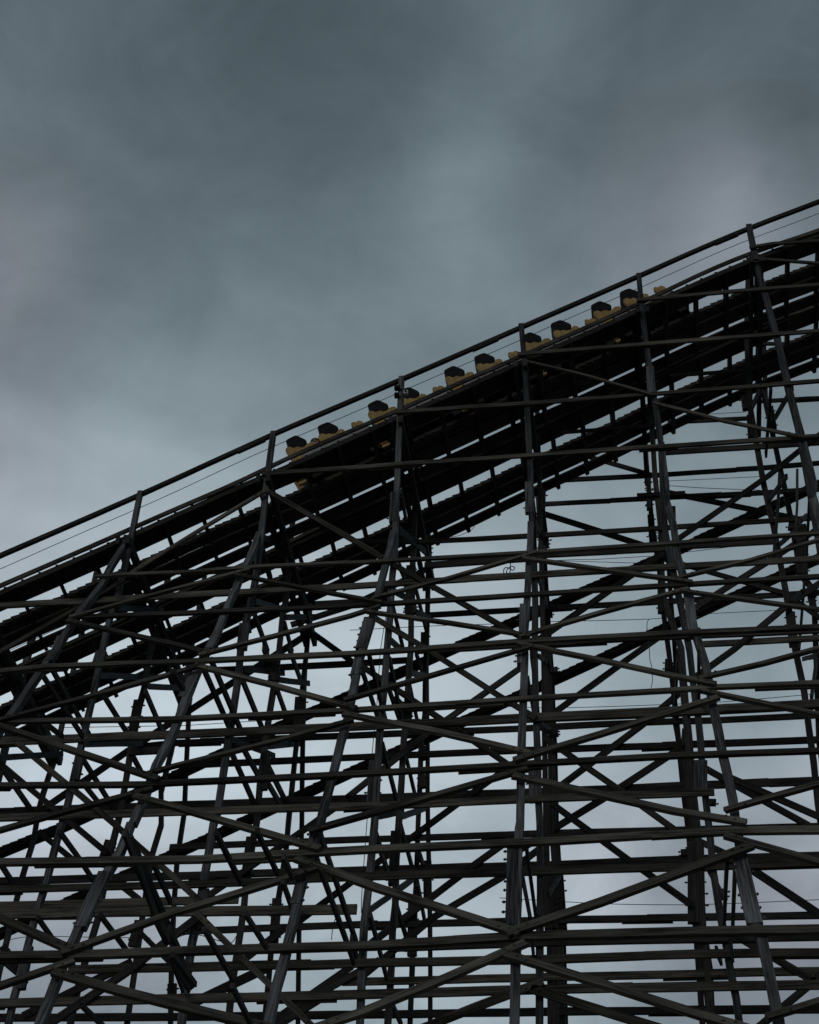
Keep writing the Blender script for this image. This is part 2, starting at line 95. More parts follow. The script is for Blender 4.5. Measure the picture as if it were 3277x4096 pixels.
["dia","diagonal_brace",None,"led",0.11,0.06,[-0.0,0.92,-0.4],[[-7.667,22.796,19.751],[-7.58,22.776,19.705],[-6.092,22.432,18.925],[-4.681,22.084,18.133],[-4.595,22.063,18.085]]],
["dia","diagonal_brace",None,"led",0.105,0.06,[-0.0,0.92,-0.4],[[-10.711,22.15,18.284],[-10.621,22.167,18.323],[-9.348,22.411,18.878],[-7.968,22.691,19.514],[-7.584,22.783,19.722],[-7.498,22.804,19.769]]],
["dia","diagonal_brace",None,"led",0.117,0.06,[0.0,0.92,-0.4],[[-12.69,22.569,19.236],[-10.632,22.072,18.106],[-9.071,21.694,17.248],[-7.558,21.324,16.407],[-7.472,21.304,16.36]]],
["dia","diagonal_brace",None,"led",0.091,0.06,[0.0,0.92,-0.4],[[-7.732,21.362,16.492],[-7.642,21.38,16.533],[-7.282,21.452,16.698],[-5.786,21.693,17.245],[-4.685,21.9,17.716],[-4.595,21.917,17.755]]],
["dia","diagonal_brace",None,"led",0.105,0.06,[0.0,0.92,-0.4],[[-11.769,20.38,14.26],[-9.615,20.805,15.228],[-8.789,20.969,15.599],[-7.588,21.18,16.079],[-7.496,21.196,16.115]]],
["dia","diagonal_brace",None,"led",0.113,0.06,[0.0,0.92,-0.4],[[-7.741,21.121,15.946],[-7.652,21.103,15.905],[-7.019,20.976,15.615],[-4.721,20.49,14.511],[-4.633,20.471,14.468]]],
["dia","diagonal_brace",None,"led",0.116,0.06,[-0.0,0.92,-0.4],[[-4.782,22.0,17.943],[-4.691,21.984,17.905],[-3.194,21.711,17.287],[-1.799,21.417,16.619],[-1.71,21.399,16.576]]],
["dia","diagonal_brace",None,"led",0.115,0.06,[-0.0,0.92,-0.4],[[-4.86,20.656,14.888],[-4.768,20.672,14.925],[-4.29,20.759,15.121],[-3.055,20.982,15.628],[-1.836,21.21,16.148],[-1.745,21.227,16.187]]],
["dia","diagonal_brace",None,"led",0.128,0.06,[-0.0,0.92,-0.4],[[-10.96,20.426,14.366],[-8.908,19.925,13.226],[-7.73,19.637,12.573],[-7.644,19.616,12.525]]],
["dia","diagonal_brace",None,"led",0.116,0.06,[-0.0,0.92,-0.4],[[-7.801,19.595,12.478],[-7.715,19.616,12.524],[-6.434,19.919,13.213],[-5.479,20.104,13.634],[-4.706,20.262,13.992],[-4.617,20.28,14.034]]],
["dia","diagonal_brace",None,"led",0.127,0.06,[0.0,0.92,-0.4],[[-4.947,20.388,14.279],[-4.862,20.367,14.23],[-3.738,20.086,13.592],[-1.831,19.653,12.608],[-1.744,19.633,12.563]]],
["dia","diagonal_brace",None,"led",0.133,0.06,[-0.0,0.92,-0.4],[[-7.8,19.445,12.136],[-7.708,19.43,12.101],[-6.722,19.262,11.719],[-5.661,19.097,11.346],[-4.782,18.965,11.044],[-4.688,18.951,11.012]]],
["dia","diagonal_brace",None,"led",0.117,0.06,[0.0,0.92,-0.4],[[-4.161,18.944,10.998],[-4.071,18.962,11.039],[-3.608,19.055,11.25],[-2.639,19.292,11.789],[-1.734,19.532,12.333],[-1.65,19.554,12.383]]],
["dia","diagonal_brace",None,"led",0.111,0.06,[-0.0,0.92,-0.4],[[-10.55,18.882,10.857],[-8.44,19.343,11.903],[-7.662,19.512,12.289],[-7.575,19.532,12.333]]],
["dia","diagonal_brace",None,"led",0.097,0.06,[-0.0,0.92,-0.4],[[-4.782,23.696,21.798],[-4.692,23.714,21.838],[-3.389,23.967,22.413],[-1.905,24.313,23.2],[-1.819,24.333,23.246]]],
["dia","diagonal_brace",None,"led",0.09,0.06,[-0.0,0.92,-0.4],[[-4.808,23.479,21.305],[-4.715,23.464,21.269],[-3.259,23.218,20.712],[-1.912,22.972,20.151],[-1.821,22.955,20.113]]],
["dia","diagonal_brace",None,"led",0.102,0.06,[-0.0,0.92,-0.4],[[-4.826,22.18,18.353],[-4.737,22.198,18.393],[-3.542,22.435,18.932],[-1.906,22.772,19.697],[-1.817,22.79,19.739]]],
["dia","diagonal_brace",None,"led",0.105,0.06,[-0.0,0.92,-0.4],[[-2.047,24.248,23.051],[-1.957,24.23,23.011],[-0.597,23.965,22.408],[0.948,23.668,21.734],[1.038,23.651,21.695]]],
["dia","diagonal_brace",None,"led",0.103,0.06,[0.0,0.92,-0.4],[[-2.001,22.953,20.109],[-1.912,22.972,20.151],[-0.616,23.244,20.769],[0.876,23.532,21.425],[0.966,23.549,21.464]]],
["dia","diagonal_brace",None,"led",0.081,0.06,[0.0,0.92,-0.4],[[0.795,23.732,21.878],[0.887,23.747,21.914],[2.132,23.958,22.393],[3.46,24.242,23.038],[5.58,24.695,24.067]]],
["dia","diagonal_brace",None,"led",0.094,0.06,[0.0,0.92,-0.4],[[0.833,23.518,21.392],[0.924,23.501,21.354],[1.986,23.304,20.905],[3.104,23.101,20.445],[5.293,22.705,19.544]]],
["dia","diagonal_brace",None,"led",0.105,0.06,[-0.0,0.92,-0.4],[[-2.02,22.843,19.859],[-1.931,22.824,19.816],[-0.635,22.545,19.181],[0.564,22.271,18.559],[1.102,22.158,18.302],[1.191,22.14,18.26]]],
["dia","diagonal_brace",None,"led",0.117,0.06,[0.0,0.92,-0.4],[[-1.955,21.33,16.42],[-1.865,21.348,16.46],[-0.66,21.584,16.998],[1.117,21.948,17.824],[1.206,21.966,17.865]]],
["dia","diagonal_brace",None,"led",0.123,0.06,[0.0,0.92,-0.4],[[-1.953,21.154,16.019],[-1.864,21.136,15.979],[-0.678,20.904,15.453],[0.367,20.7,14.988],[1.234,20.571,14.694],[1.328,20.557,14.662]]],
["dia","diagonal_brace",None,"led",0.097,0.06,[0.0,0.92,-0.4],[[0.943,22.227,18.459],[1.037,22.24,18.489],[1.978,22.373,18.791],[2.93,22.543,19.177],[5.125,22.934,20.066]]],
["dia","diagonal_brace",None,"led",0.095,0.06,[0.0,0.92,-0.4],[[0.952,22.063,18.085],[1.04,22.044,18.042],[1.857,21.867,17.639],[2.664,21.689,17.236],[4.77,21.226,16.184]]],
["dia","diagonal_brace",None,"led",0.101,0.06,[0.0,0.92,-0.4],[[1.059,20.688,14.96],[1.151,20.703,14.996],[2.423,20.918,15.484],[4.637,21.292,16.334]]],
["dia","diagonal_brace",None,"led",0.137,0.06,[0.0,0.92,-0.4],[[-1.901,19.634,12.566],[-1.811,19.652,12.607],[-0.706,19.875,13.114],[0.631,20.171,13.786],[1.27,20.314,14.11],[1.358,20.333,14.155]]],
["dia","diagonal_brace",None,"led",0.122,0.06,[-0.0,0.92,-0.4],[[-1.898,19.465,12.182],[-1.809,19.447,12.14],[-0.723,19.218,11.62],[0.441,18.965,11.044],[0.886,18.877,10.844],[0.975,18.859,10.804]]],
["dia","diagonal_brace",None,"led",0.109,0.06,[0.0,0.92,-0.4],[[1.012,20.439,14.395],[1.098,20.418,14.348],[2.187,20.161,13.763],[4.257,19.672,12.651]]],
["dia","diagonal_brace",None,"led",0.094,0.06,[-0.0,0.92,-0.4],[[1.205,18.935,10.977],[1.298,18.95,11.012],[1.837,19.039,11.213],[4.06,19.404,12.042]]],
["dia","diagonal_brace",None,"led",0.111,0.05,[0.0,1.0,0.0],[[-7.535,25.14,26.211],[-7.457,25.14,26.148],[-5.622,25.14,24.664],[-4.769,25.14,23.941],[-4.692,25.14,23.877]]],
["dia","diagonal_brace",None,"led",0.111,0.05,[-0.0,1.0,0.0],[[-4.727,25.14,23.908],[-4.649,25.14,23.846],[-3.454,25.14,22.9],[-2.14,25.14,21.833],[-2.063,25.14,21.77]]],
["dia","diagonal_brace",None,"led",0.085,0.05,[0.0,1.0,0.0],[[-7.464,25.14,26.211],[-7.543,25.14,26.149],[-8.803,25.14,25.166],[-10.034,25.14,24.149],[-10.111,25.14,24.086]]],
["dia","diagonal_brace",None,"led",0.092,0.05,[0.0,1.0,0.0],[[-10.224,25.14,23.917],[-10.303,25.14,23.856],[-11.018,25.14,23.298],[-12.494,25.14,22.221],[-12.575,25.14,22.162]]],
["dia","diagonal_brace",None,"led",0.061,0.05,[0.0,1.0,0.0],[[-2.091,25.14,29.618],[-2.001,25.14,29.575],[-0.692,25.14,28.968],[0.572,25.14,28.28],[0.66,25.14,28.232]]],
["dia","diagonal_brace",None,"led",0.077,0.05,[-0.0,1.0,0.0],[[0.673,25.14,27.981],[0.762,25.14,27.936],[2.093,25.14,27.268],[3.525,25.14,26.68],[3.618,25.14,26.642]]],
["dia","diagonal_brace",None,"led",0.072,0.05,[0.0,1.0,-0.0],[[3.178,25.14,32.467],[3.274,25.14,32.442],[4.595,25.14,32.105],[6.727,25.14,31.563]]],
["dia","diagonal_brace",None,"led",0.15,0.05,[0.0,1.0,0.0],[[-2.046,25.14,14.654],[-1.952,25.14,14.619],[-0.273,25.14,14.003],[-0.046,25.14,13.918],[0.047,25.14,13.882]]],
["dia","diagonal_brace",None,"led",0.14,0.05,[0.0,1.0,0.0],[[-3.83,25.14,14.008],[-3.738,25.14,14.045],[-2.944,25.14,14.362],[-1.942,25.14,14.74],[-1.849,25.14,14.776]]],
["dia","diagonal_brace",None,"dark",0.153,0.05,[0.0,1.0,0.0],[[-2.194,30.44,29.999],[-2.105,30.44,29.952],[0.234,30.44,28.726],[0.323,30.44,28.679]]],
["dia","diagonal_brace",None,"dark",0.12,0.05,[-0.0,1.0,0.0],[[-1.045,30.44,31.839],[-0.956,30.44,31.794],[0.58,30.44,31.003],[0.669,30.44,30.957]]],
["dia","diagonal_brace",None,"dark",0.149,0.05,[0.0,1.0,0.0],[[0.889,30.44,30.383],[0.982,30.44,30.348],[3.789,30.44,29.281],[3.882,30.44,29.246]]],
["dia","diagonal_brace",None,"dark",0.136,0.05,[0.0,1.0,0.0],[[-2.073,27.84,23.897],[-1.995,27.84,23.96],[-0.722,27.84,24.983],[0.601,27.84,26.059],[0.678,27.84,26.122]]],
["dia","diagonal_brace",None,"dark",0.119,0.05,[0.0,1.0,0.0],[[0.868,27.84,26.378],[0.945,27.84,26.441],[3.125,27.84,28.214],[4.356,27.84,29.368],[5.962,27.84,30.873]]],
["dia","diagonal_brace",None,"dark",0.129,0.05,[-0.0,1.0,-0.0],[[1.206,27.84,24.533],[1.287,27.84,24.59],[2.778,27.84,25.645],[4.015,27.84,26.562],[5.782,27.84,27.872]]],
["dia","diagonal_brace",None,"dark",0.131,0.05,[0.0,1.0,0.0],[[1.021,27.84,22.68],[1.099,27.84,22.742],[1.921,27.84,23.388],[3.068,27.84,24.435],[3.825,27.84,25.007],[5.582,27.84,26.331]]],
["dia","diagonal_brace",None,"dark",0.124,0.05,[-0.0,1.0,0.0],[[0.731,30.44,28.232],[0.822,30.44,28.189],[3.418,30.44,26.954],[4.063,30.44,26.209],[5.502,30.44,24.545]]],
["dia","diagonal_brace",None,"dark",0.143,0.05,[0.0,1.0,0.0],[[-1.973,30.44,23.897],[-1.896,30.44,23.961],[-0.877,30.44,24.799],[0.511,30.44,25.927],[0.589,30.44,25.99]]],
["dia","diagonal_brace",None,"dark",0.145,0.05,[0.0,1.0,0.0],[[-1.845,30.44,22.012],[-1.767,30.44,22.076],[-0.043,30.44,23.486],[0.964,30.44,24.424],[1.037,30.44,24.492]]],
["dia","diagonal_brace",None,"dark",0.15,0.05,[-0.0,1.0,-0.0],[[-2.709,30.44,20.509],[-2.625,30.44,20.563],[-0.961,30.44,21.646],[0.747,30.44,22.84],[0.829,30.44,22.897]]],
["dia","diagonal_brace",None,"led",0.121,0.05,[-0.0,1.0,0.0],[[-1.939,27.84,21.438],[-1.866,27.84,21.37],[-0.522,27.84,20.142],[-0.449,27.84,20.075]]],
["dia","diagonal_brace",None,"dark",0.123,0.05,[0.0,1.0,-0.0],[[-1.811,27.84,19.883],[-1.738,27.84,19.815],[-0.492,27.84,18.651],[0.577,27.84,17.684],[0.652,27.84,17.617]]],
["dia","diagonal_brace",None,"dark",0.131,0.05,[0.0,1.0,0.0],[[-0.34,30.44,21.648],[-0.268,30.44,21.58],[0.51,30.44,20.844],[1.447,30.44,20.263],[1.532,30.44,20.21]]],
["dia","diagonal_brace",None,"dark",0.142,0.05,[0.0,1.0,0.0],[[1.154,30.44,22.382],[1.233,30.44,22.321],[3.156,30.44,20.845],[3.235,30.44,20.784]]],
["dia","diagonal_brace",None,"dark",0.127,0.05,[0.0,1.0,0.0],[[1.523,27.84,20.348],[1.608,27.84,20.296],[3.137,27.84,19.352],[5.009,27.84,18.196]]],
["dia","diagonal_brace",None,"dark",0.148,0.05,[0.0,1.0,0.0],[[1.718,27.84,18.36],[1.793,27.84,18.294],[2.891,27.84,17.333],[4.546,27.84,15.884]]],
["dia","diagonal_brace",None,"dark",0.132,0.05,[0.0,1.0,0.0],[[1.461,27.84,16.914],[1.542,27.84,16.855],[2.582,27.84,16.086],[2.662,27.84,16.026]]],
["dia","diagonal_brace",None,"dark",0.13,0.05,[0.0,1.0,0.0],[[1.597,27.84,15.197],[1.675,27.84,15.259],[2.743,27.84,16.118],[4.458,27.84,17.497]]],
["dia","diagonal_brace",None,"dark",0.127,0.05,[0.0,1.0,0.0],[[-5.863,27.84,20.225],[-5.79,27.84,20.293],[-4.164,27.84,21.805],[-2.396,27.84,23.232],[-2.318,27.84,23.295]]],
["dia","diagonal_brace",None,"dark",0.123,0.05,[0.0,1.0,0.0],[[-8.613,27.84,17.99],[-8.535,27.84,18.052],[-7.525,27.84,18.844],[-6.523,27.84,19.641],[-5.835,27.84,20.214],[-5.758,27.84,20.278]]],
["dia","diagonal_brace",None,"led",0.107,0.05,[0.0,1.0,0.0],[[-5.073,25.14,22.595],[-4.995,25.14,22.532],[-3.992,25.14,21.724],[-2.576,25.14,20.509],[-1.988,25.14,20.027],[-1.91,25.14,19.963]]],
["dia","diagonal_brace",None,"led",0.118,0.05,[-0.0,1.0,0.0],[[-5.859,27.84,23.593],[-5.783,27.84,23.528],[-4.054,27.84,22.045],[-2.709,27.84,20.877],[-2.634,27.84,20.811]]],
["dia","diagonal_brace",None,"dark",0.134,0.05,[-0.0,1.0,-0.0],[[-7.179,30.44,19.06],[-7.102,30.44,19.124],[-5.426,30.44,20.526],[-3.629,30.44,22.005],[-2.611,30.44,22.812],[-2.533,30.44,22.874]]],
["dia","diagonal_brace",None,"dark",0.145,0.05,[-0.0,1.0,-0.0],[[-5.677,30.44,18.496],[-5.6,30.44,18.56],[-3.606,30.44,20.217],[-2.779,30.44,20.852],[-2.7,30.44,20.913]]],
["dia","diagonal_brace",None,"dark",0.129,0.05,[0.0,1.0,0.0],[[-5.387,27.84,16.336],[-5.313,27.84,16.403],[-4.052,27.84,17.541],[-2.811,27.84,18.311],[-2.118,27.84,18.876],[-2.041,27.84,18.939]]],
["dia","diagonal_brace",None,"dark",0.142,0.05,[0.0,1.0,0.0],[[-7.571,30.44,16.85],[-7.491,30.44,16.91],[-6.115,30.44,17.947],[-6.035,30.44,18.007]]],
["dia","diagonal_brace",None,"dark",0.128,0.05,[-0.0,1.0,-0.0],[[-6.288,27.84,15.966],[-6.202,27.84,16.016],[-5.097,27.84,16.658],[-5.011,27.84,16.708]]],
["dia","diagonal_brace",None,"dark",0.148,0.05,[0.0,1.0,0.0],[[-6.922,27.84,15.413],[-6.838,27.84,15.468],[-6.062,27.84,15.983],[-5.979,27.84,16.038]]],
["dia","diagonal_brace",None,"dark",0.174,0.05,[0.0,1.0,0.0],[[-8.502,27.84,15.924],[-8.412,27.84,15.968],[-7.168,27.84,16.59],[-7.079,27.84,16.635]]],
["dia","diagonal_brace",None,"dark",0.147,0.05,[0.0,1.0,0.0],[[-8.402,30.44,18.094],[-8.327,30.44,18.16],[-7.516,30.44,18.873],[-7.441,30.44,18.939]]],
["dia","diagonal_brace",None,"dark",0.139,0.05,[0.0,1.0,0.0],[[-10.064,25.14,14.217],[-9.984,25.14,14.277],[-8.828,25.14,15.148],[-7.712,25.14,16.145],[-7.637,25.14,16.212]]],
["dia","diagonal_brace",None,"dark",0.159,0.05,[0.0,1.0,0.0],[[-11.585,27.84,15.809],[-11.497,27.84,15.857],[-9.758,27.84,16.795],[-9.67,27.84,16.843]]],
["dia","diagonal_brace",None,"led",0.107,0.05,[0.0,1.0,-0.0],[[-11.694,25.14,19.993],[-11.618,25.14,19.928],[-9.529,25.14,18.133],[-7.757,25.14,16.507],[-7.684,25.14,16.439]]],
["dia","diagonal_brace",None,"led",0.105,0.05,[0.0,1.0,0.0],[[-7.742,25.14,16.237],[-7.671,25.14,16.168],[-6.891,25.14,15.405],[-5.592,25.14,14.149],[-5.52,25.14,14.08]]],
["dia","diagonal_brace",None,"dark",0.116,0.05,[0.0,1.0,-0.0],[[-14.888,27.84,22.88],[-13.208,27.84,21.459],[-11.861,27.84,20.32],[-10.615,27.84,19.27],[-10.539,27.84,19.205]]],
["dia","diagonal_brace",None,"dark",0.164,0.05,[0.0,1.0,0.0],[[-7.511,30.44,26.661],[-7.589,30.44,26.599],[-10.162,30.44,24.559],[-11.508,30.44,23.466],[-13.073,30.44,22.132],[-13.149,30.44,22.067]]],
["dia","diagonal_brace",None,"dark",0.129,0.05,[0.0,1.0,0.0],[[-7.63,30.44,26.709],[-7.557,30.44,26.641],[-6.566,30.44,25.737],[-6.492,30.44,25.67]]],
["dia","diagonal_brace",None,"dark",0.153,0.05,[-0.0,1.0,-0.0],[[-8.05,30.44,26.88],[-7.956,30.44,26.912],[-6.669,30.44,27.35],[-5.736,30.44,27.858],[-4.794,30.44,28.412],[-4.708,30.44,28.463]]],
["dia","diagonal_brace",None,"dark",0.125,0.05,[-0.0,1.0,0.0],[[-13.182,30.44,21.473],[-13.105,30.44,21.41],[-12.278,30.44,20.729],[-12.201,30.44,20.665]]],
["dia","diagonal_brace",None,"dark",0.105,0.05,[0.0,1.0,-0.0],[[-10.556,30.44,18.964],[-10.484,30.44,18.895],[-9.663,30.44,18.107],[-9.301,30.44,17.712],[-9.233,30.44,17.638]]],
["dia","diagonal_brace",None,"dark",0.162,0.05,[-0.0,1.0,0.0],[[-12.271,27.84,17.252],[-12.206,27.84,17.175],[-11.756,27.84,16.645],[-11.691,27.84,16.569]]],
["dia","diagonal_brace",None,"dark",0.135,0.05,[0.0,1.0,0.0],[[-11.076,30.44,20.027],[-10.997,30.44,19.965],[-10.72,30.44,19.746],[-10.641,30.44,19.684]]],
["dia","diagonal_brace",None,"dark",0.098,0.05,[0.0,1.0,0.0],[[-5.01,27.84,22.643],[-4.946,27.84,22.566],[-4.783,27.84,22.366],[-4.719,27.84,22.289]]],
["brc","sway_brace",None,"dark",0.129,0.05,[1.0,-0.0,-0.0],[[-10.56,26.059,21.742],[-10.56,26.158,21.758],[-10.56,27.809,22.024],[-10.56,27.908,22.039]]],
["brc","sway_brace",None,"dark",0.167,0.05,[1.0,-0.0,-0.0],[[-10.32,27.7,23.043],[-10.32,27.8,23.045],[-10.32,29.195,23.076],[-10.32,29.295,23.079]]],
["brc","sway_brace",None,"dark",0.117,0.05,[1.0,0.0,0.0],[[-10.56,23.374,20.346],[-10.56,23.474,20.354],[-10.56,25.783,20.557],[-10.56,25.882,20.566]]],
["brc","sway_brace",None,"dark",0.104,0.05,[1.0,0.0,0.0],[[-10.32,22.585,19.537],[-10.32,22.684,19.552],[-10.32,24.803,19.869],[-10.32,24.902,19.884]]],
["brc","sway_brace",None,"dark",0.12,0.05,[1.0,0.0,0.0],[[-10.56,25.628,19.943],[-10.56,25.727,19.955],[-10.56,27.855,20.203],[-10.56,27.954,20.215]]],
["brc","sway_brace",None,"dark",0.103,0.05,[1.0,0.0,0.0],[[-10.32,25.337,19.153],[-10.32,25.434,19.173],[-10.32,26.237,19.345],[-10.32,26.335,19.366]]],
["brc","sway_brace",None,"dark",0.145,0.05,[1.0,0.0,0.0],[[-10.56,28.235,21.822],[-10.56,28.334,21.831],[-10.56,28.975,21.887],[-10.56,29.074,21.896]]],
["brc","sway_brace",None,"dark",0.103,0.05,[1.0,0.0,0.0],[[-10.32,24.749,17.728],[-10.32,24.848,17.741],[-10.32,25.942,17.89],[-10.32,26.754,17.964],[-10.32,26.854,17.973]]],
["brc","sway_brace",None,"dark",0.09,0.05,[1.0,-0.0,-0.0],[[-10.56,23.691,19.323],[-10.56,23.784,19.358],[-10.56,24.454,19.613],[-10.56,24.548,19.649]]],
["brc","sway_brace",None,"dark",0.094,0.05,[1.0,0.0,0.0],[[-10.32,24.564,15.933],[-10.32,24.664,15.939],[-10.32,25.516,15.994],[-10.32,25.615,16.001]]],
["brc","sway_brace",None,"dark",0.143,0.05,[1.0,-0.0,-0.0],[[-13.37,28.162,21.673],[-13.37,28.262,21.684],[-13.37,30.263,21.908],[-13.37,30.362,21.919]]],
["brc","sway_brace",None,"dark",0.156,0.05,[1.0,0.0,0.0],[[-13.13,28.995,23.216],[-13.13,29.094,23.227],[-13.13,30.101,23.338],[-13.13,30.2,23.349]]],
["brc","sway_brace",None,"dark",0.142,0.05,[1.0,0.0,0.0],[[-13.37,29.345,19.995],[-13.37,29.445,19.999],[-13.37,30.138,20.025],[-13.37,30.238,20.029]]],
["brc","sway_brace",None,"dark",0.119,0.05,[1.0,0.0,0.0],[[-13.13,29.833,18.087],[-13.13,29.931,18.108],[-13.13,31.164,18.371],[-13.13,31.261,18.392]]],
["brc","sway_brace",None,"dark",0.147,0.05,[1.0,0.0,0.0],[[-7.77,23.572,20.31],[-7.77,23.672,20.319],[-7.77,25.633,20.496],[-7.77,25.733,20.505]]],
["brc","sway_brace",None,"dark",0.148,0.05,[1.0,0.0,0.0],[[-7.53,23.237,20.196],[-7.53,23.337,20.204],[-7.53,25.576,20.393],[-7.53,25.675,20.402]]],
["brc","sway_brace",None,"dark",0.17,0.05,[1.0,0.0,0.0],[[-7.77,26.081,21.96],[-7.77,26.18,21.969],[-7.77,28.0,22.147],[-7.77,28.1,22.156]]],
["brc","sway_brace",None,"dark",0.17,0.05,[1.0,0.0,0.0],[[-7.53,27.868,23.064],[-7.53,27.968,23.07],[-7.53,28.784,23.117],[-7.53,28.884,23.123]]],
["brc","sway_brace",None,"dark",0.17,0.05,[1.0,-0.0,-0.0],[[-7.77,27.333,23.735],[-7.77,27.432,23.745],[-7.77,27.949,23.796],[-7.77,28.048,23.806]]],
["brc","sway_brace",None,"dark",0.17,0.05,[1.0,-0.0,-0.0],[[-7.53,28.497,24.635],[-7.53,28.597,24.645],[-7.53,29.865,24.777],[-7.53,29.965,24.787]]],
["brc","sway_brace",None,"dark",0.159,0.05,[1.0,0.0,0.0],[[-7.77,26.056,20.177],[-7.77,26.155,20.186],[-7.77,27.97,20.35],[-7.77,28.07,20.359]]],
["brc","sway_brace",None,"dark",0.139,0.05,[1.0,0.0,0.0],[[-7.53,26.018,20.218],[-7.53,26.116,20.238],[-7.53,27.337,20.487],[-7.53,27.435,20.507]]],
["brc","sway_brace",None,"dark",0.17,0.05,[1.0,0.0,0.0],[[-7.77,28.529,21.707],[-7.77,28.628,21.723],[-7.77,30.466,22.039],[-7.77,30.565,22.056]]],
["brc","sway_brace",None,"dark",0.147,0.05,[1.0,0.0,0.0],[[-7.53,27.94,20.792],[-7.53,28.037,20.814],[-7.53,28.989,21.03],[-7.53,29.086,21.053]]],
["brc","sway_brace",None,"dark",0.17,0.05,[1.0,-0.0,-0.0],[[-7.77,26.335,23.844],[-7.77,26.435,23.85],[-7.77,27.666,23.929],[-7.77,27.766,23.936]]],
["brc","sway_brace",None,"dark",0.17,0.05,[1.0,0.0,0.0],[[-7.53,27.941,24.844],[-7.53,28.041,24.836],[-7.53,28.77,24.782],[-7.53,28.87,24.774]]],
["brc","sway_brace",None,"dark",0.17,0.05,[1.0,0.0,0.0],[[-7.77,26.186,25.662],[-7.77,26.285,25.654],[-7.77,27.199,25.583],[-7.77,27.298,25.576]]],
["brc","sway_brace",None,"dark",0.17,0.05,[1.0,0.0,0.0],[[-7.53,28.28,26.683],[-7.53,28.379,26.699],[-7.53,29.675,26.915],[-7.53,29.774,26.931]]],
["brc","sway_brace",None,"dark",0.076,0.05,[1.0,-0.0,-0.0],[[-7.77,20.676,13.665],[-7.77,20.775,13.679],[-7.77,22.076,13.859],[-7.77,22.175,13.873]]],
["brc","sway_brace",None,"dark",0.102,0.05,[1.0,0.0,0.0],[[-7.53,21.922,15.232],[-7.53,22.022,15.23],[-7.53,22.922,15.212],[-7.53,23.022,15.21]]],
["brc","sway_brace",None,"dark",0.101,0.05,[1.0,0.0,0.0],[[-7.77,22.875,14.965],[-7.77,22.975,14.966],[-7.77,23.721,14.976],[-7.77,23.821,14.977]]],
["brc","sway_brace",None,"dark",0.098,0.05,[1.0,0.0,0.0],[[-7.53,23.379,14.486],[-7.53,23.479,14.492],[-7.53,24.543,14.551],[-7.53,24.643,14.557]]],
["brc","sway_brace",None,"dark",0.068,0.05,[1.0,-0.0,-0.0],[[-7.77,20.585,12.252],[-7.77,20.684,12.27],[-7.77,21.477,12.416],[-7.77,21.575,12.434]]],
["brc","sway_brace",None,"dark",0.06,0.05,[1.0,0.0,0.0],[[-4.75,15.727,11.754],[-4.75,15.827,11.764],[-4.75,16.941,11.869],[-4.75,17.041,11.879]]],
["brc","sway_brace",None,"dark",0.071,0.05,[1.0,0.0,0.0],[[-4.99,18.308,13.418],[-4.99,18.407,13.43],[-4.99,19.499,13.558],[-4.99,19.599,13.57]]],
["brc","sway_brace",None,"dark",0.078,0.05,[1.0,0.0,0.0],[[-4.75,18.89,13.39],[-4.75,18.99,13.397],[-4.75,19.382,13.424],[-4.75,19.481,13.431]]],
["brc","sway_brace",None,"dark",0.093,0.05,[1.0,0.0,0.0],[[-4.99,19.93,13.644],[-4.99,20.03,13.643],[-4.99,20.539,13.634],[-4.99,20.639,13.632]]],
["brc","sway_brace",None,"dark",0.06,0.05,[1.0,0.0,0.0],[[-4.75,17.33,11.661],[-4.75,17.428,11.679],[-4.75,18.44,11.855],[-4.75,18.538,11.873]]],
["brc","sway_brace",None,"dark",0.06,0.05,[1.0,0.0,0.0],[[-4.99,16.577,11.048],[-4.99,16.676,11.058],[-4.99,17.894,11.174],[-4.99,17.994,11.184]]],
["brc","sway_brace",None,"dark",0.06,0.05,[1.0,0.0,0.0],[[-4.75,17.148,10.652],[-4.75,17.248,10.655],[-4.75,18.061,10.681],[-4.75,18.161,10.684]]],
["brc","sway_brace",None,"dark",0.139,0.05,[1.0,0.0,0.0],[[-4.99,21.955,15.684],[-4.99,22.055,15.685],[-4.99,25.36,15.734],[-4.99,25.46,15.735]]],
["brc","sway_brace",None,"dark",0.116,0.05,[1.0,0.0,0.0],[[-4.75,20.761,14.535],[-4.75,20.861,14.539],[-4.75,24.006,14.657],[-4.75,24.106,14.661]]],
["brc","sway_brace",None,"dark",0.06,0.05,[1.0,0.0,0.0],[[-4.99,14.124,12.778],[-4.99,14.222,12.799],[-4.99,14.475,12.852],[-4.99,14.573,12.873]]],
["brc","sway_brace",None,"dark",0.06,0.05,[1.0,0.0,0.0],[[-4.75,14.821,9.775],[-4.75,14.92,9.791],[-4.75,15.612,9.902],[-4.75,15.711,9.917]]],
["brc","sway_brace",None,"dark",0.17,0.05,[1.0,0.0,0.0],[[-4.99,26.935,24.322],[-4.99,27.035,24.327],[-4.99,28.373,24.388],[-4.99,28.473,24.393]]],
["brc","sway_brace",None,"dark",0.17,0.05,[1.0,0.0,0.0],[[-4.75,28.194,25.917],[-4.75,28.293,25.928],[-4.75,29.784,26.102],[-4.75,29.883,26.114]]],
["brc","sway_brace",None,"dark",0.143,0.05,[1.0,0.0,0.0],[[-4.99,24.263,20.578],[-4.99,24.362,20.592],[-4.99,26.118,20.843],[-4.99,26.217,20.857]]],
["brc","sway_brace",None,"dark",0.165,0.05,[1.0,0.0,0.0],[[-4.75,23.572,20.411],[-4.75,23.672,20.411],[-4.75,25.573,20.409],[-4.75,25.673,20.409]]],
["brc","sway_brace",None,"dark",0.17,0.05,[1.0,0.0,0.0],[[-4.99,27.02,22.249],[-4.99,27.118,22.268],[-4.99,28.477,22.527],[-4.99,28.575,22.546]]],
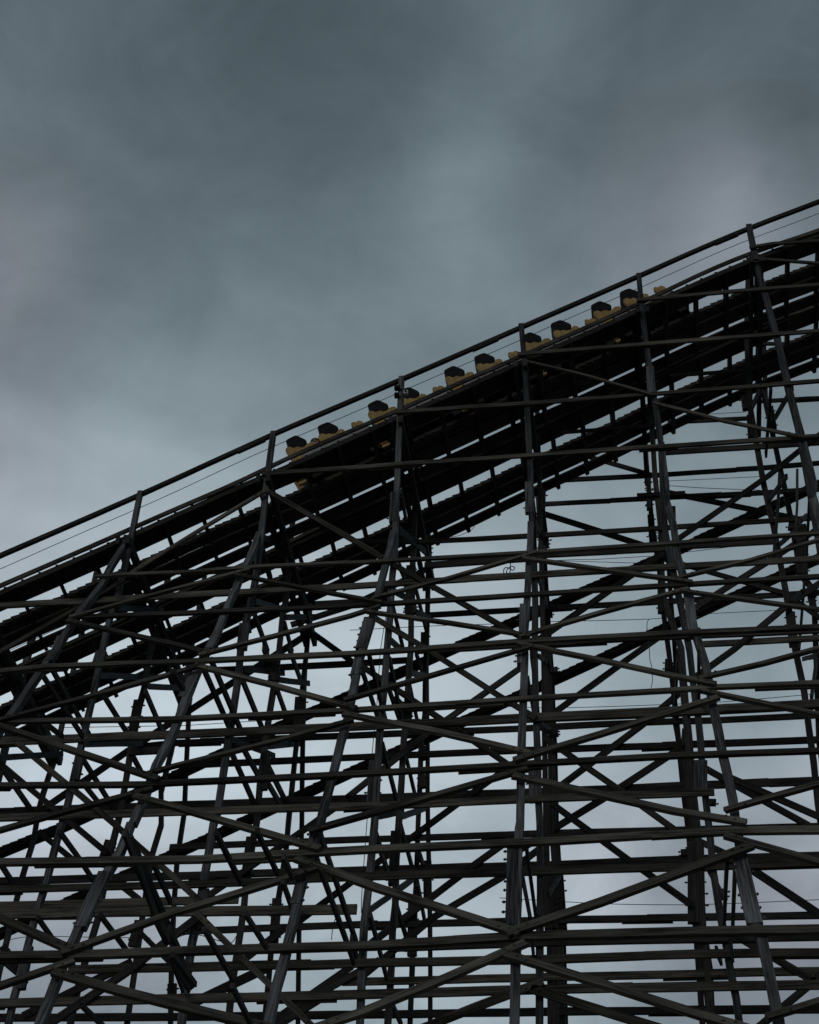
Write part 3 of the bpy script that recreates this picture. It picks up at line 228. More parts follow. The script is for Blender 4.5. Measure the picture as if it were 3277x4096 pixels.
["brc","sway_brace",None,"dark",0.17,0.05,[1.0,0.0,-0.0],[[-4.75,25.652,21.897],[-4.75,25.751,21.886],[-4.75,27.335,21.71],[-4.75,27.434,21.699]]],
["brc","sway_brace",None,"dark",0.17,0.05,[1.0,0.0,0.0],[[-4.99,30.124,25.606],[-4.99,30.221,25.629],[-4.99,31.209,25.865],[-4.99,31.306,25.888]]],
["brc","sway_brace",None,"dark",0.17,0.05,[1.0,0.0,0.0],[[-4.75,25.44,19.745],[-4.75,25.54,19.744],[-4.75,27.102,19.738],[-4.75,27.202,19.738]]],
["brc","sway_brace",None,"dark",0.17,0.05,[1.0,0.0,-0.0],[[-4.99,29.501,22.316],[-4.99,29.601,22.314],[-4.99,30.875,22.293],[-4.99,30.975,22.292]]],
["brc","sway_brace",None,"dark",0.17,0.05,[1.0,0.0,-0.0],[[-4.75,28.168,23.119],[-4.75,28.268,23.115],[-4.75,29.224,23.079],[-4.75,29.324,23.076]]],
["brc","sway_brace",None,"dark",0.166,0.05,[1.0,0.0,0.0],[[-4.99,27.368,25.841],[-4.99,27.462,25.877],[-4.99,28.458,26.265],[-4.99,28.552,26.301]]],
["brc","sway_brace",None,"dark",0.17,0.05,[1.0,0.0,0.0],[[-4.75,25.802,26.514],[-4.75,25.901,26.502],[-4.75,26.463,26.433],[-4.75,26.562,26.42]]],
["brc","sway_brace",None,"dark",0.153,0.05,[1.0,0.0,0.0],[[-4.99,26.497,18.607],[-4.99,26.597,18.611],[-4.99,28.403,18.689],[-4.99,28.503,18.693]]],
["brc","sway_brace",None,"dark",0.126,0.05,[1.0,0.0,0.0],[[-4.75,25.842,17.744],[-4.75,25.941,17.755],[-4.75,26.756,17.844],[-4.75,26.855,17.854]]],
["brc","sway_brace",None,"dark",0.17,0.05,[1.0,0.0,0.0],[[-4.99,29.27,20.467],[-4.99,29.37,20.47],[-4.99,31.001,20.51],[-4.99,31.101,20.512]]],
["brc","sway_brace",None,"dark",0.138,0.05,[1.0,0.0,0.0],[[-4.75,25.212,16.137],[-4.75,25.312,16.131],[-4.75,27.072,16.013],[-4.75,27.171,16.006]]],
["brc","sway_brace",None,"dark",0.17,0.05,[1.0,0.0,0.0],[[-4.99,29.256,18.631],[-4.99,29.356,18.635],[-4.99,30.648,18.694],[-4.99,30.748,18.698]]],
["brc","sway_brace",None,"dark",0.17,0.05,[1.0,0.0,0.0],[[-4.75,30.252,19.719],[-4.75,30.35,19.701],[-4.75,31.296,19.522],[-4.75,31.394,19.503]]],
["brc","sway_brace",None,"dark",0.122,0.05,[1.0,0.0,0.0],[[-4.99,29.275,16.577],[-4.99,29.374,16.591],[-4.99,30.408,16.739],[-4.99,30.507,16.753]]],
["brc","sway_brace",None,"dark",0.17,0.05,[1.0,0.0,0.0],[[-4.75,30.406,20.462],[-4.75,30.505,20.475],[-4.75,31.037,20.548],[-4.75,31.136,20.562]]],
["brc","sway_brace",None,"dark",0.122,0.05,[1.0,0.0,0.0],[[-4.99,24.957,15.574],[-4.99,25.057,15.567],[-4.99,25.928,15.504],[-4.99,26.027,15.497]]],
["brc","gusset_board",None,"gus",0.12,0.05,[1.0,0.0,0.0],[[-10.3,25.058,19.819],[-10.3,25.14,19.877],[-10.3,27.939,21.87],[-10.3,28.02,21.929]]],
["brc","gusset_board",None,"gus",0.108,0.05,[1.0,-0.0,-0.0],[[-10.58,22.278,17.609],[-10.58,22.359,17.668],[-10.58,24.659,19.342],[-10.58,24.74,19.4]]],
["brc","gusset_board",None,"gus",0.131,0.05,[1.0,0.0,0.0],[[-10.3,27.831,23.256],[-10.3,27.912,23.315],[-10.3,29.493,24.473],[-10.3,30.409,25.125],[-10.3,30.491,25.183]]],
["brc","gusset_board",None,"gus",0.124,0.05,[1.0,0.0,0.0],[[-10.58,25.753,21.983],[-10.58,25.833,22.042],[-10.58,28.696,24.174],[-10.58,28.776,24.234]]],
["brc","gusset_board",None,"gus",0.124,0.05,[1.0,0.0,0.0],[[-10.3,25.307,23.327],[-10.3,25.385,23.39],[-10.3,27.574,25.145],[-10.3,27.652,25.207]]],
["brc","gusset_board",None,"gus",0.121,0.05,[1.0,-0.0,-0.0],[[-7.79,26.262,22.353],[-7.79,26.343,22.412],[-7.79,29.236,24.518],[-7.79,29.317,24.577]]],
["brc","gusset_board",None,"gus",0.127,0.05,[1.0,0.0,0.0],[[-7.51,27.878,23.283],[-7.51,27.959,23.341],[-7.51,30.522,25.187],[-7.51,30.603,25.245]]],
["brc","gusset_board",None,"gus",0.132,0.05,[1.0,-0.0,-0.0],[[-7.79,28.794,22.246],[-7.79,28.875,22.305],[-7.79,31.314,24.086],[-7.79,31.394,24.145]]],
["brc","gusset_board",None,"gus",0.135,0.05,[1.0,0.0,0.0],[[-7.51,27.88,24.981],[-7.51,27.957,25.045],[-7.51,30.521,27.156],[-7.51,30.598,27.219]]],
["brc","gusset_board",None,"gus",0.127,0.05,[1.0,0.0,0.0],[[-7.79,26.346,25.953],[-7.79,26.425,26.014],[-7.79,28.11,27.311],[-7.79,29.138,28.052],[-7.79,29.219,28.11]]],
["brc","gusset_board",None,"gus",0.115,0.05,[1.0,-0.0,-0.0],[[-7.51,25.411,23.367],[-7.51,25.492,23.426],[-7.51,27.131,24.624],[-7.51,27.211,24.683]]],
["brc","gusset_board",None,"gus",0.113,0.05,[1.0,0.0,0.0],[[-7.79,26.07,20.49],[-7.79,26.156,20.54],[-7.79,29.205,22.302],[-7.79,29.291,22.352]]],
["brc","gusset_board",None,"gus",0.148,0.05,[1.0,0.0,0.0],[[-4.73,25.708,25.35],[-4.73,25.79,25.408],[-4.73,28.31,27.2],[-4.73,29.982,28.366],[-4.73,30.064,28.423]]],
["brc","gusset_board",None,"gus",0.132,0.05,[1.0,0.0,0.0],[[-5.01,27.063,24.832],[-5.01,27.144,24.891],[-5.01,29.503,26.609],[-5.01,29.584,26.668]]],
["brc","gusset_board",None,"gus",0.135,0.05,[1.0,0.0,0.0],[[-4.73,28.24,25.225],[-4.73,28.32,25.284],[-4.73,30.596,26.958],[-4.73,30.676,27.017]]],
["brc","gusset_board",None,"gus",0.136,0.05,[1.0,0.0,0.0],[[-5.01,26.803,23.349],[-5.01,26.889,23.401],[-5.01,28.127,24.14],[-5.01,28.213,24.192]]],
["brc","gusset_board",None,"gus",0.131,0.05,[1.0,0.0,0.0],[[-4.73,28.092,23.434],[-4.73,28.173,23.493],[-4.73,30.554,25.23],[-4.73,30.635,25.289]]],
["brc","gusset_board",None,"gus",0.12,0.05,[1.0,0.0,0.0],[[-5.01,26.961,19.203],[-5.01,27.043,19.26],[-5.01,29.527,20.982],[-5.01,29.609,21.039]]],
["brc","gusset_board",None,"gus",0.122,0.05,[1.0,0.0,0.0],[[-4.73,27.824,19.743],[-4.73,27.905,19.802],[-4.73,30.709,21.81],[-4.73,30.79,21.868]]],
["brc","gusset_board",None,"gus",0.11,0.05,[1.0,0.0,0.0],[[-5.01,26.673,17.086],[-5.01,26.755,17.144],[-5.01,28.484,18.385],[-5.01,28.565,18.443]]],
["brc","gusset_board",None,"gus",0.117,0.05,[1.0,0.0,0.0],[[-4.73,27.773,18.095],[-4.73,27.854,18.154],[-4.73,29.442,19.321],[-4.73,29.523,19.381]]],
["brc","gusset_board",None,"gus",0.17,0.05,[1.0,0.0,0.0],[[-5.01,27.359,28.495],[-5.01,27.441,28.552],[-5.01,29.782,30.191],[-5.01,29.864,30.249]]],
["brc","sway_brace",None,"dark",0.17,0.05,[1.0,0.03,0.01],[[-1.985,25.203,21.492],[-1.988,25.3,21.516],[-2.071,28.0,22.179],[-2.074,28.097,22.203]]],
["brc","sway_brace",None,"dark",0.17,0.05,[1.0,0.04,0.02],[[-2.046,25.21,20.88],[-2.05,25.3,20.924],[-2.173,28.0,22.236],[-2.177,28.09,22.279]]],
["brc","sway_brace",None,"dark",0.096,0.05,[1.0,0.05,0.01],[[-1.771,20.404,13.918],[-1.757,20.364,13.828],[-1.631,20.009,13.02],[-2.012,25.3,15.339],[-2.018,25.391,15.379]]],
["brc","sway_brace",None,"dark",0.108,0.05,[1.0,0.05,0.02],[[-1.716,20.544,14.42],[-1.721,20.639,14.452],[-1.966,25.3,16.036],[-1.971,25.395,16.068]]],
["brc","sway_brace",None,"dark",0.146,0.05,[1.0,0.02,0.02],[[-1.872,25.223,24.819],[-1.874,25.3,24.882],[-2.053,30.6,29.21],[-2.056,30.677,29.273]]],
["brc","sway_brace",None,"dark",0.17,0.05,[1.0,0.02,0.02],[[-1.828,25.218,23.421],[-1.831,25.3,23.478],[-2.013,30.6,27.111],[-2.016,30.682,27.167]]],
["brc","sway_brace",None,"dark",0.09,0.05,[1.0,0.02,0.01],[[-1.852,25.22,21.447],[-1.855,25.3,21.507],[-2.017,30.6,25.458],[-2.019,30.68,25.518]]],
["brc","sway_brace",None,"dark",0.086,0.05,[1.0,0.01,0.0],[[-1.837,25.217,19.91],[-1.837,25.3,19.965],[-1.872,30.6,23.493],[-1.873,30.683,23.549]]],
["brc","sway_brace",None,"dark",0.091,0.05,[1.0,0.02,0.01],[[-1.746,25.217,16.385],[-1.748,25.3,16.441],[-1.87,30.6,19.967],[-1.872,30.683,20.023]]],
["brc","sway_brace",None,"dark",0.146,0.05,[1.0,-0.01,-0.0],[[1.0,22.714,19.35],[1.001,22.808,19.382],[1.029,25.3,20.24],[1.03,25.395,20.272]]],
["brc","sway_brace",None,"dark",0.105,0.05,[1.0,-0.02,-0.01],[[1.002,20.337,13.945],[1.003,20.431,13.979],[1.094,25.3,15.747],[1.095,25.394,15.781]]],
["brc","sway_brace",None,"dark",0.104,0.05,[1.0,-0.02,-0.01],[[1.093,20.26,13.767],[1.096,20.353,13.803],[1.231,25.3,15.72],[1.233,25.393,15.756]]],
["brc","sway_brace",None,"dark",0.094,0.05,[1.0,-0.04,-0.02],[[0.911,19.659,12.384],[0.915,19.748,12.428],[1.18,25.3,15.143],[1.184,25.39,15.187]]],
["brc","sway_brace",None,"dark",0.17,0.05,[1.0,0.04,0.01],[[0.794,27.902,23.31],[0.791,28.0,23.329],[0.696,30.6,23.824],[0.693,30.698,23.843]]],
["brc","sway_brace",None,"dark",0.17,0.05,[1.0,-0.01,-0.01],[[0.786,27.915,21.457],[0.787,28.0,21.509],[0.821,30.6,23.094],[0.822,30.685,23.146]]],
["brc","sway_brace",None,"dark",0.106,0.05,[0.99,-0.1,-0.04],[[0.915,25.207,16.775],[0.926,25.3,16.81],[1.25,28.0,17.844],[1.261,28.093,17.879]]],
["brc","sway_brace",None,"dark",0.127,0.05,[1.0,-0.05,-0.02],[[0.932,25.209,15.274],[0.937,25.3,15.316],[1.1,28.0,16.551],[1.105,28.091,16.592]]],
["brc","sway_brace",None,"dark",0.17,0.05,[0.99,-0.06,-0.1],[[3.386,28.062,28.438],[3.376,28.0,28.361],[2.933,25.3,24.952],[2.742,25.3,23.785],[2.725,25.3,23.687]]],
["brc","sway_brace",None,"dark",0.17,0.05,[0.99,0.0,-0.14],[[3.409,25.3,25.846],[3.397,25.3,25.747],[3.303,25.3,24.918],[3.168,25.3,24.066],[3.152,25.3,23.967]]],
["brc","sway_brace",None,"dark",0.17,0.05,[0.99,0.08,-0.05],[[3.548,25.205,25.002],[3.553,25.3,25.033],[3.679,28.0,25.926],[3.252,28.0,23.486],[3.234,28.0,23.387]]],
["brc","sway_brace",None,"dark",0.104,0.05,[1.0,0.03,0.02],[[3.063,28.082,27.67],[3.066,28.0,27.613],[3.173,25.3,25.712],[3.177,25.218,25.654]]],
["brc","sway_brace",None,"dark",0.091,0.05,[1.0,0.01,0.0],[[3.144,28.079,26.35],[3.145,28.0,26.289],[3.167,25.3,24.226],[3.167,25.221,24.165]]],
["brc","sway_brace",None,"dark",0.086,0.05,[1.0,-0.01,-0.01],[[3.208,28.08,24.785],[3.207,28.0,24.725],[3.146,25.3,22.701],[3.144,25.22,22.641]]],
["brc","sway_brace",None,"dark",0.095,0.05,[0.99,-0.1,-0.1],[[3.253,25.229,24.362],[3.268,25.3,24.432],[3.815,28.0,27.09],[3.829,28.071,27.16]]],
["brc","sway_brace",None,"dark",0.135,0.05,[1.0,-0.01,-0.01],[[2.967,28.077,30.608],[2.967,28.0,30.544],[2.939,25.3,28.325],[2.939,25.223,28.262]]],
["brc","sway_brace",None,"dark",0.17,0.05,[0.99,-0.11,-0.08],[[2.926,25.219,28.268],[2.939,25.3,28.325],[3.38,28.0,30.228],[3.394,28.081,30.286]]],
["brc","sway_brace",None,"dark",0.17,0.05,[1.0,-0.0,-0.0],[[3.14,25.204,28.276],[3.141,25.3,28.303],[3.154,28.0,29.084],[3.154,28.096,29.112]]],
["brc","sway_brace",None,"dark",0.124,0.05,[1.0,0.02,0.01],[[3.488,28.081,30.276],[3.49,28.0,30.217],[3.576,25.3,28.256],[3.578,25.219,28.197]]],
["brc","sway_brace",None,"dark",0.093,0.05,[1.0,-0.04,-0.03],[[3.609,30.68,25.247],[3.604,30.6,25.187],[3.261,25.3,21.176],[3.256,25.22,21.116]]],
["brc","sway_brace",None,"dark",0.17,0.05,[0.99,-0.09,-0.1],[[3.897,30.665,25.214],[3.883,30.6,25.139],[3.34,28.0,22.189],[3.326,27.935,22.115]]],
["brc","sway_brace",None,"dark",0.148,0.05,[1.0,0.0,0.0],[[-7.53,20.425,14.857],[-7.53,20.524,14.846],[-7.53,22.285,14.643],[-7.53,23.085,14.656],[-7.53,23.185,14.657]]],
["brc","sway_brace",None,"dark",0.155,0.05,[1.0,0.0,0.0],[[-7.77,21.371,15.354],[-7.77,21.471,15.35],[-7.77,23.561,15.258],[-7.77,24.032,15.251],[-7.77,24.132,15.25]]],
["brc","sway_brace",None,"dark",0.123,0.05,[1.0,0.0,0.0],[[-7.53,23.123,14.815],[-7.53,23.223,14.813],[-7.53,23.929,14.795],[-7.53,24.526,14.583],[-7.53,24.62,14.549]]],
["brc","sway_brace",None,"dark",0.121,0.05,[1.0,0.0,0.0],[[-7.77,24.128,14.914],[-7.77,24.227,14.903],[-7.77,24.996,14.814],[-7.77,25.096,14.803]]],
["post","post",None,"dark",0.103,0.12,[0.0,1.0,-0.0],[[0.813,29.3,21.978],[0.858,29.3,20.22],[0.796,29.3,18.921],[0.798,29.3,17.928],[0.838,29.3,16.512],[0.838,29.3,-0.3]]],
["post","post",None,"dark",0.09,0.12,[0.0,1.0,0.0],[[0.8,26.7,22.568],[0.796,26.7,21.099],[0.815,26.7,20.166],[0.806,26.7,19.27],[0.851,26.7,17.846],[0.806,26.7,16.476],[0.804,26.7,14.742],[0.804,26.7,-0.3]]],
["post","post",None,"dark",0.091,0.12,[0.0,1.0,-0.0],[[-1.928,29.3,24.639],[-1.935,29.3,22.91],[-1.947,29.3,20.358],[-1.902,29.3,19.295],[-1.915,29.3,18.032],[-1.919,29.3,16.103],[-1.919,29.3,-0.3]]],
["pla","splice_plate",2,"post",0.162,0.1,[0.0,0.92,-0.4],[[-4.794,23.601,21.234],[-4.82,23.122,20.144]]],
["pla","splice_plate",2,"post",0.137,0.1,[-0.0,0.92,-0.4],[[-4.811,23.001,19.869],[-4.8,22.729,19.253]]],
["pla","splice_plate",2,"post",0.131,0.1,[-0.0,0.92,-0.4],[[-4.845,20.492,14.168],[-4.829,20.147,13.383]]],
["pla","splice_plate",3,"post",0.117,0.1,[-0.0,0.92,-0.4],[[-1.987,23.669,21.389],[-1.971,23.222,20.372]]],
["pla","splice_plate",3,"post",0.086,0.1,[0.0,0.92,-0.4],[[-2.004,22.967,19.792],[-1.988,22.769,19.342]]],
["pla","splice_plate",3,"post",0.159,0.1,[0.0,0.92,-0.4],[[-1.913,20.637,14.497],[-1.862,19.896,12.813]]],
["pla","splice_plate",4,"post",0.198,0.1,[-0.0,0.92,-0.4],[[1.174,20.45,14.073],[1.249,19.836,12.676]]],
["pla","splice_plate",4,"post",0.169,0.1,[0.0,0.92,-0.4],[[0.96,23.661,21.37],[0.955,23.034,19.944]]],
["pla","splice_plate",1,"post",0.173,0.1,[-0.0,0.92,-0.4],[[-7.752,20.524,14.241],[-7.766,20.008,13.067]]],
["pla","splice_plate",1,"post",0.129,0.1,[0.0,0.92,-0.4],[[-7.679,22.878,19.591],[-7.718,22.551,18.846]]],
["pla","splice_plate",1,"post",0.138,0.1,[-0.0,0.92,-0.4],[[-7.575,23.513,21.033],[-7.615,23.253,20.443]]],
["pla","splice_plate",0,"post",0.157,0.1,[-0.0,0.92,-0.4],[[-10.583,23.595,21.22],[-10.534,23.391,20.756],[-10.551,23.204,20.33]]],
["pla","splice_plate",8,"post",0.178,0.1,[0.0,1.0,0.0],[[-4.777,25.28,25.976],[-4.771,25.28,25.146]]],
["pla","splice_plate",8,"post",0.184,0.1,[0.0,1.0,0.0],[[-4.846,25.28,19.279],[-4.842,25.28,18.201]]],
["pla","splice_plate",7,"post",0.196,0.1,[0.0,1.0,0.0],[[-7.615,25.28,22.686],[-7.606,25.28,22.039]]],
["pla","splice_plate",7,"post",0.123,0.1,[0.0,1.0,0.0],[[-7.667,25.28,16.766],[-7.654,25.28,16.007]]],
["pla","splice_plate",9,"post",0.172,0.1,[0.0,1.0,0.0],[[-1.985,25.28,26.006],[-1.993,25.28,25.153]]],
["pla","splice_plate",9,"post",0.14,0.1,[0.0,1.0,0.0],[[-1.992,25.28,19.01],[-1.991,25.28,18.265]]],
["pla","splice_plate",6,"post",0.152,0.1,[0.0,1.0,0.0],[[-10.448,25.28,19.708],[-10.449,25.28,19.166]]],
["pla","splice_plate",6,"post",0.141,0.1,[0.0,1.0,0.0],[[-10.665,25.28,15.79],[-10.649,25.28,14.992]]],
["pla","splice_plate",6,"post",0.22,0.1,[0.0,1.0,0.0],[[-10.451,25.28,22.187],[-10.474,25.28,21.837]]],
["pla","splice_plate",10,"post",0.179,0.1,[0.0,1.0,0.0],[[0.662,25.28,29.226],[0.647,25.28,28.35]]],
["pla","splice_plate",10,"post",0.225,0.1,[0.0,1.0,0.0],[[0.967,25.28,18.952],[0.919,25.28,18.322]]],
["pla","splice_plate",14,"dark",0.203,0.1,[0.0,1.0,-0.0],[[-4.823,27.98,26.314],[-4.802,27.98,24.924]]],
["pla","splice_plate",14,"dark",0.212,0.1,[0.0,1.0,0.0],[[-4.753,27.98,22.587],[-4.766,27.98,22.128]]],
["pla","splice_plate",14,"dark",0.168,0.1,[-0.0,1.0,0.0],[[-4.875,27.98,19.504],[-4.867,27.98,18.333]]],
["pla","splice_plate",14,"dark",0.193,0.1,[0.0,1.0,0.0],[[-4.879,30.58,19.439],[-4.858,30.58,18.267]]],
["pla","splice_plate",13,"dark",0.206,0.1,[-0.0,1.0,0.0],[[-7.67,27.98,23.84],[-7.643,27.98,23.326]]],
["pla","splice_plate",13,"dark",0.172,0.1,[0.0,1.0,0.0],[[-7.619,27.98,21.518],[-7.592,27.98,20.61]]],
["pla","splice_plate",13,"dark",0.187,0.1,[0.0,1.0,0.0],[[-7.717,27.98,19.509],[-7.731,27.98,18.556]]],
["pla","splice_plate",12,"dark",0.189,0.1,[0.0,1.0,0.0],[[-10.515,27.98,23.005],[-10.519,27.98,22.169]]],
["pla","splice_plate",12,"dark",0.225,0.1,[0.0,1.0,0.0],[[-10.559,27.98,19.565],[-10.653,27.98,18.992]]],
["pla","splice_plate",15,"dark",0.208,0.1,[0.0,1.0,0.0],[[-1.898,27.98,26.968],[-1.927,27.98,26.491]]],
["pla","splice_plate",15,"dark",0.226,0.1,[-0.0,1.0,0.0],[[-1.948,27.98,18.38],[-1.902,27.98,17.294]]],
["pla","splice_plate",16,"dark",0.127,0.1,[0.0,1.0,0.0],[[0.561,27.98,25.304],[0.528,27.98,24.581]]],
["pla","splice_plate",16,"dark",0.314,0.1,[0.0,1.0,0.0],[[0.835,27.98,19.001],[0.73,27.98,17.31]]],
["pla","splice_plate",20,"dark",0.247,0.1,[0.0,1.0,0.0],[[-7.669,30.58,24.837],[-7.646,30.58,24.017]]],
["pla","splice_plate",20,"dark",0.179,0.1,[0.0,1.0,0.0],[[-7.736,30.58,19.664],[-7.713,30.58,18.653]]],
["pla","splice_plate",21,"dark",0.178,0.1,[0.0,1.0,-0.0],[[-4.869,30.58,26.515],[-4.864,30.58,26.02]]],
["pla","splice_plate",21,"dark",0.148,0.1,[0.0,1.0,0.0],[[-4.805,30.58,22.583],[-4.771,30.58,22.242]]],
["pla","splice_plate",21,"dark",0.173,0.1,[-0.0,0.95,0.31],[[-4.876,32.326,21.508],[-4.885,32.589,20.712]]],
["pla","splice_plate",22,"dark",0.153,0.1,[0.0,1.0,0.0],[[-1.968,30.58,23.62],[-1.962,30.58,23.35]]],
["pla","splice_plate",23,"dark",0.158,0.1,[0.0,1.0,0.0],[[0.519,30.58,29.763],[0.52,30.58,28.94]]],
["pla","splice_plate",23,"dark",0.144,0.1,[0.0,1.0,0.0],[[0.662,30.58,25.345],[0.631,30.58,25.034]]],
["pla","splice_plate",19,"dark",0.164,0.1,[0.0,1.0,0.0],[[-10.621,30.58,19.267],[-10.681,30.58,18.684]]],
["pla","splice_plate",24,"dark",0.258,0.1,[0.0,1.0,0.0],[[3.981,30.58,29.064],[3.862,30.58,27.62]]],
["pla","splice_plate",17,"dark",0.188,0.1,[-0.0,1.0,-0.0],[[3.168,27.98,24.383],[3.152,27.98,23.503]]],
["pla","splice_plate",25,"dark",0.193,0.1,[0.0,0.95,0.31],[[-10.518,33.101,19.161],[-10.498,33.247,18.718]]],
["pla","splice_plate",22,"dark",0.224,0.1,[0.0,1.0,0.0],[[-1.916,30.58,19.957],[-1.872,30.58,18.745]]],
["pla","splice_plate",22,"dark",0.088,0.1,[0.0,1.0,0.0],[[-2.007,30.58,27.401],[-1.97,30.58,26.786]]],
["pla","splice_plate",1,"post",0.06,0.1,[-0.0,0.92,-0.4],[[-4.868,20.874,15.036],[-4.82,20.696,14.631]]],
["pla","splice_plate",15,"dark",0.115,0.1,[0.0,1.0,0.0],[[-1.882,27.98,28.36],[-1.9,27.98,27.734]]],
["pla","splice_plate",16,"dark",0.096,0.1,[0.0,1.0,0.0],[[0.496,27.98,28.487],[0.448,27.98,27.554]]],
["pla","splice_plate",23,"dark",0.106,0.1,[0.0,1.0,0.0],[[0.55,30.58,31.055],[0.501,30.58,29.999]]],
["pla","splice_plate",23,"dark",0.103,0.1,[0.0,1.0,-0.0],[[0.525,30.58,29.233],[0.58,30.58,28.935]]],
["pla","splice_plate",16,"dark",0.11,0.1,[-0.0,1.0,-0.0],[[0.976,27.98,27.568],[0.967,27.98,27.264]]],
["pla","splice_plate",15,"dark",0.147,0.1,[-0.0,1.0,0.0],[[-1.731,27.98,23.275],[-1.724,27.98,23.138]]],
["pla","splice_plate",15,"dark",0.186,0.1,[-0.0,1.0,0.0],[[-1.771,27.98,21.721],[-1.763,27.98,21.573]]],
["pla","splice_plate",15,"dark",0.128,0.1,[0.0,1.0,-0.0],[[-1.843,27.98,26.903],[-1.84,27.98,26.648]]],
["pla","splice_plate",22,"dark",0.138,0.1,[0.0,1.0,0.0],[[-1.978,30.58,27.0],[-1.97,30.58,26.786]]],
["pla","splice_plate",24,"dark",0.158,0.1,[0.0,1.0,0.0],[[4.037,30.58,29.14],[4.048,30.58,28.929]]],
["pla","splice_plate",17,"dark",0.169,0.1,[0.0,1.0,0.0],[[3.684,27.98,25.087],[3.669,27.98,24.783]]],
["pla","splice_plate",17,"dark",0.147,0.1,[0.0,1.0,0.0],[[2.839,27.98,30.946],[2.838,27.98,30.495]]],
["pla","splice_plate",17,"dark",0.135,0.1,[0.0,1.0,0.0],[[2.899,27.98,30.28],[2.872,27.98,29.58]]],
["pla","splice_plate",24,"dark",0.201,0.1,[0.0,1.0,0.0],[[3.683,30.58,33.216],[3.691,30.58,32.441]]],
["pla","splice_plate",24,"dark",0.137,0.1,[0.0,1.0,0.0],[[3.965,30.58,26.941],[4.009,30.58,26.371]]],
["pla","splice_plate",17,"dark",0.14,0.1,[0.0,1.0,0.0],[[3.513,27.98,27.008],[3.445,27.98,26.687]]],
["pla","splice_plate",16,"dark",0.134,0.1,[0.0,1.0,-0.0],[[0.609,27.98,18.836],[0.611,27.98,18.712]]],
["pla","splice_plate",15,"dark",0.203,0.1,[-0.0,1.0,0.0],[[-1.886,27.98,18.255],[-1.883,27.98,17.793]]],
["pla","splice_plate",14,"dark",0.249,0.1,[-0.0,1.0,0.0],[[-4.79,27.98,25.178],[-4.786,27.98,24.951]]],
["pla","splice_plate",21,"dark",0.162,0.1,[0.0,1.0,0.0],[[-4.884,30.58,29.234],[-4.874,30.58,28.904]]],
["pla","splice_plate",21,"dark",0.13,0.1,[-0.0,1.0,0.0],[[-4.807,30.58,23.301],[-4.752,30.58,22.976]]],
["pla","splice_plate",13,"dark",0.216,0.1,[0.0,1.0,-0.0],[[-7.628,27.98,23.513],[-7.621,27.98,23.324]]],
["pla","splice_plate",16,"dark",0.193,0.1,[-0.0,1.0,-0.0],[[1.193,27.98,19.915],[1.184,27.98,19.802]]],
["pla","splice_plate",16,"dark",0.133,0.1,[0.0,1.0,0.0],[[1.261,27.98,17.975],[1.256,27.98,17.784]]]]
FLOOR = [[-18.5,20.946],[-18.0,21.221],[-17.5,21.496],[-17.0,21.771],[-16.5,22.046],[-16.0,22.321],[-15.5,22.596],[-15.0,22.871],[-14.5,23.146],[-14.0,23.421],[-13.5,23.696],[-13.0,23.972],[-12.5,24.238],[-12.0,24.498],[-11.5,24.76],[-11.0,25.027],[-10.5,25.298],[-10.0,25.573],[-9.5,25.853],[-9.0,26.134],[-8.5,26.413],[-8.0,26.674],[-7.5,26.922],[-7.0,27.179],[-6.5,27.449],[-6.0,27.725],[-5.5,28.003],[-5.0,28.279],[-4.5,28.55],[-4.0,28.818],[-3.5,29.091],[-3.0,29.373],[-2.5,29.654],[-2.0,29.926],[-1.5,30.188],[-1.0,30.452],[-0.5,30.722],[0.0,31.0],[0.5,31.284],[1.0,31.573],[1.5,31.856],[2.0,32.124],[2.5,32.383],[3.0,32.641],[3.5,32.886],[4.0,33.113],[4.5,33.322],[5.0,33.548],[5.5,33.803],[6.0,34.067],[6.5,34.332],[7.0,34.597],[7.5,34.863],[8.0,35.128],[8.5,35.393]]
HAND = [[-18.5,22.053],[-18.0,22.333],[-17.5,22.612],[-17.0,22.891],[-16.5,23.171],[-16.0,23.45],[-15.5,23.729],[-15.0,24.009],[-14.5,24.288],[-14.0,24.567],[-13.5,24.845],[-13.0,25.119],[-12.5,25.383],[-12.0,25.648],[-11.5,25.915],[-11.0,26.184],[-10.5,26.457],[-10.0,26.735],[-9.5,27.018],[-9.0,27.305],[-8.5,27.591],[-8.0,27.874],[-7.5,28.151],[-7.0,28.421],[-6.5,28.685],[-6.0,28.945],[-5.5,29.206],[-5.0,29.468],[-4.5,29.733],[-4.0,30.002],[-3.5,30.271],[-3.0,30.541],[-2.5,30.811],[-2.0,31.079],[-1.5,31.347],[-1.0,31.615],[-0.5,31.883],[0.0,32.153],[0.5,32.425],[1.0,32.701],[1.5,32.978],[2.0,33.252],[2.5,33.518],[3.0,33.773],[3.5,34.013],[4.0,34.242],[4.5,34.467],[5.0,34.696],[5.5,34.941],[6.0,35.194],[6.5,35.449],[7.0,35.706],[7.5,35.964],[8.0,36.221],[8.5,36.479]]
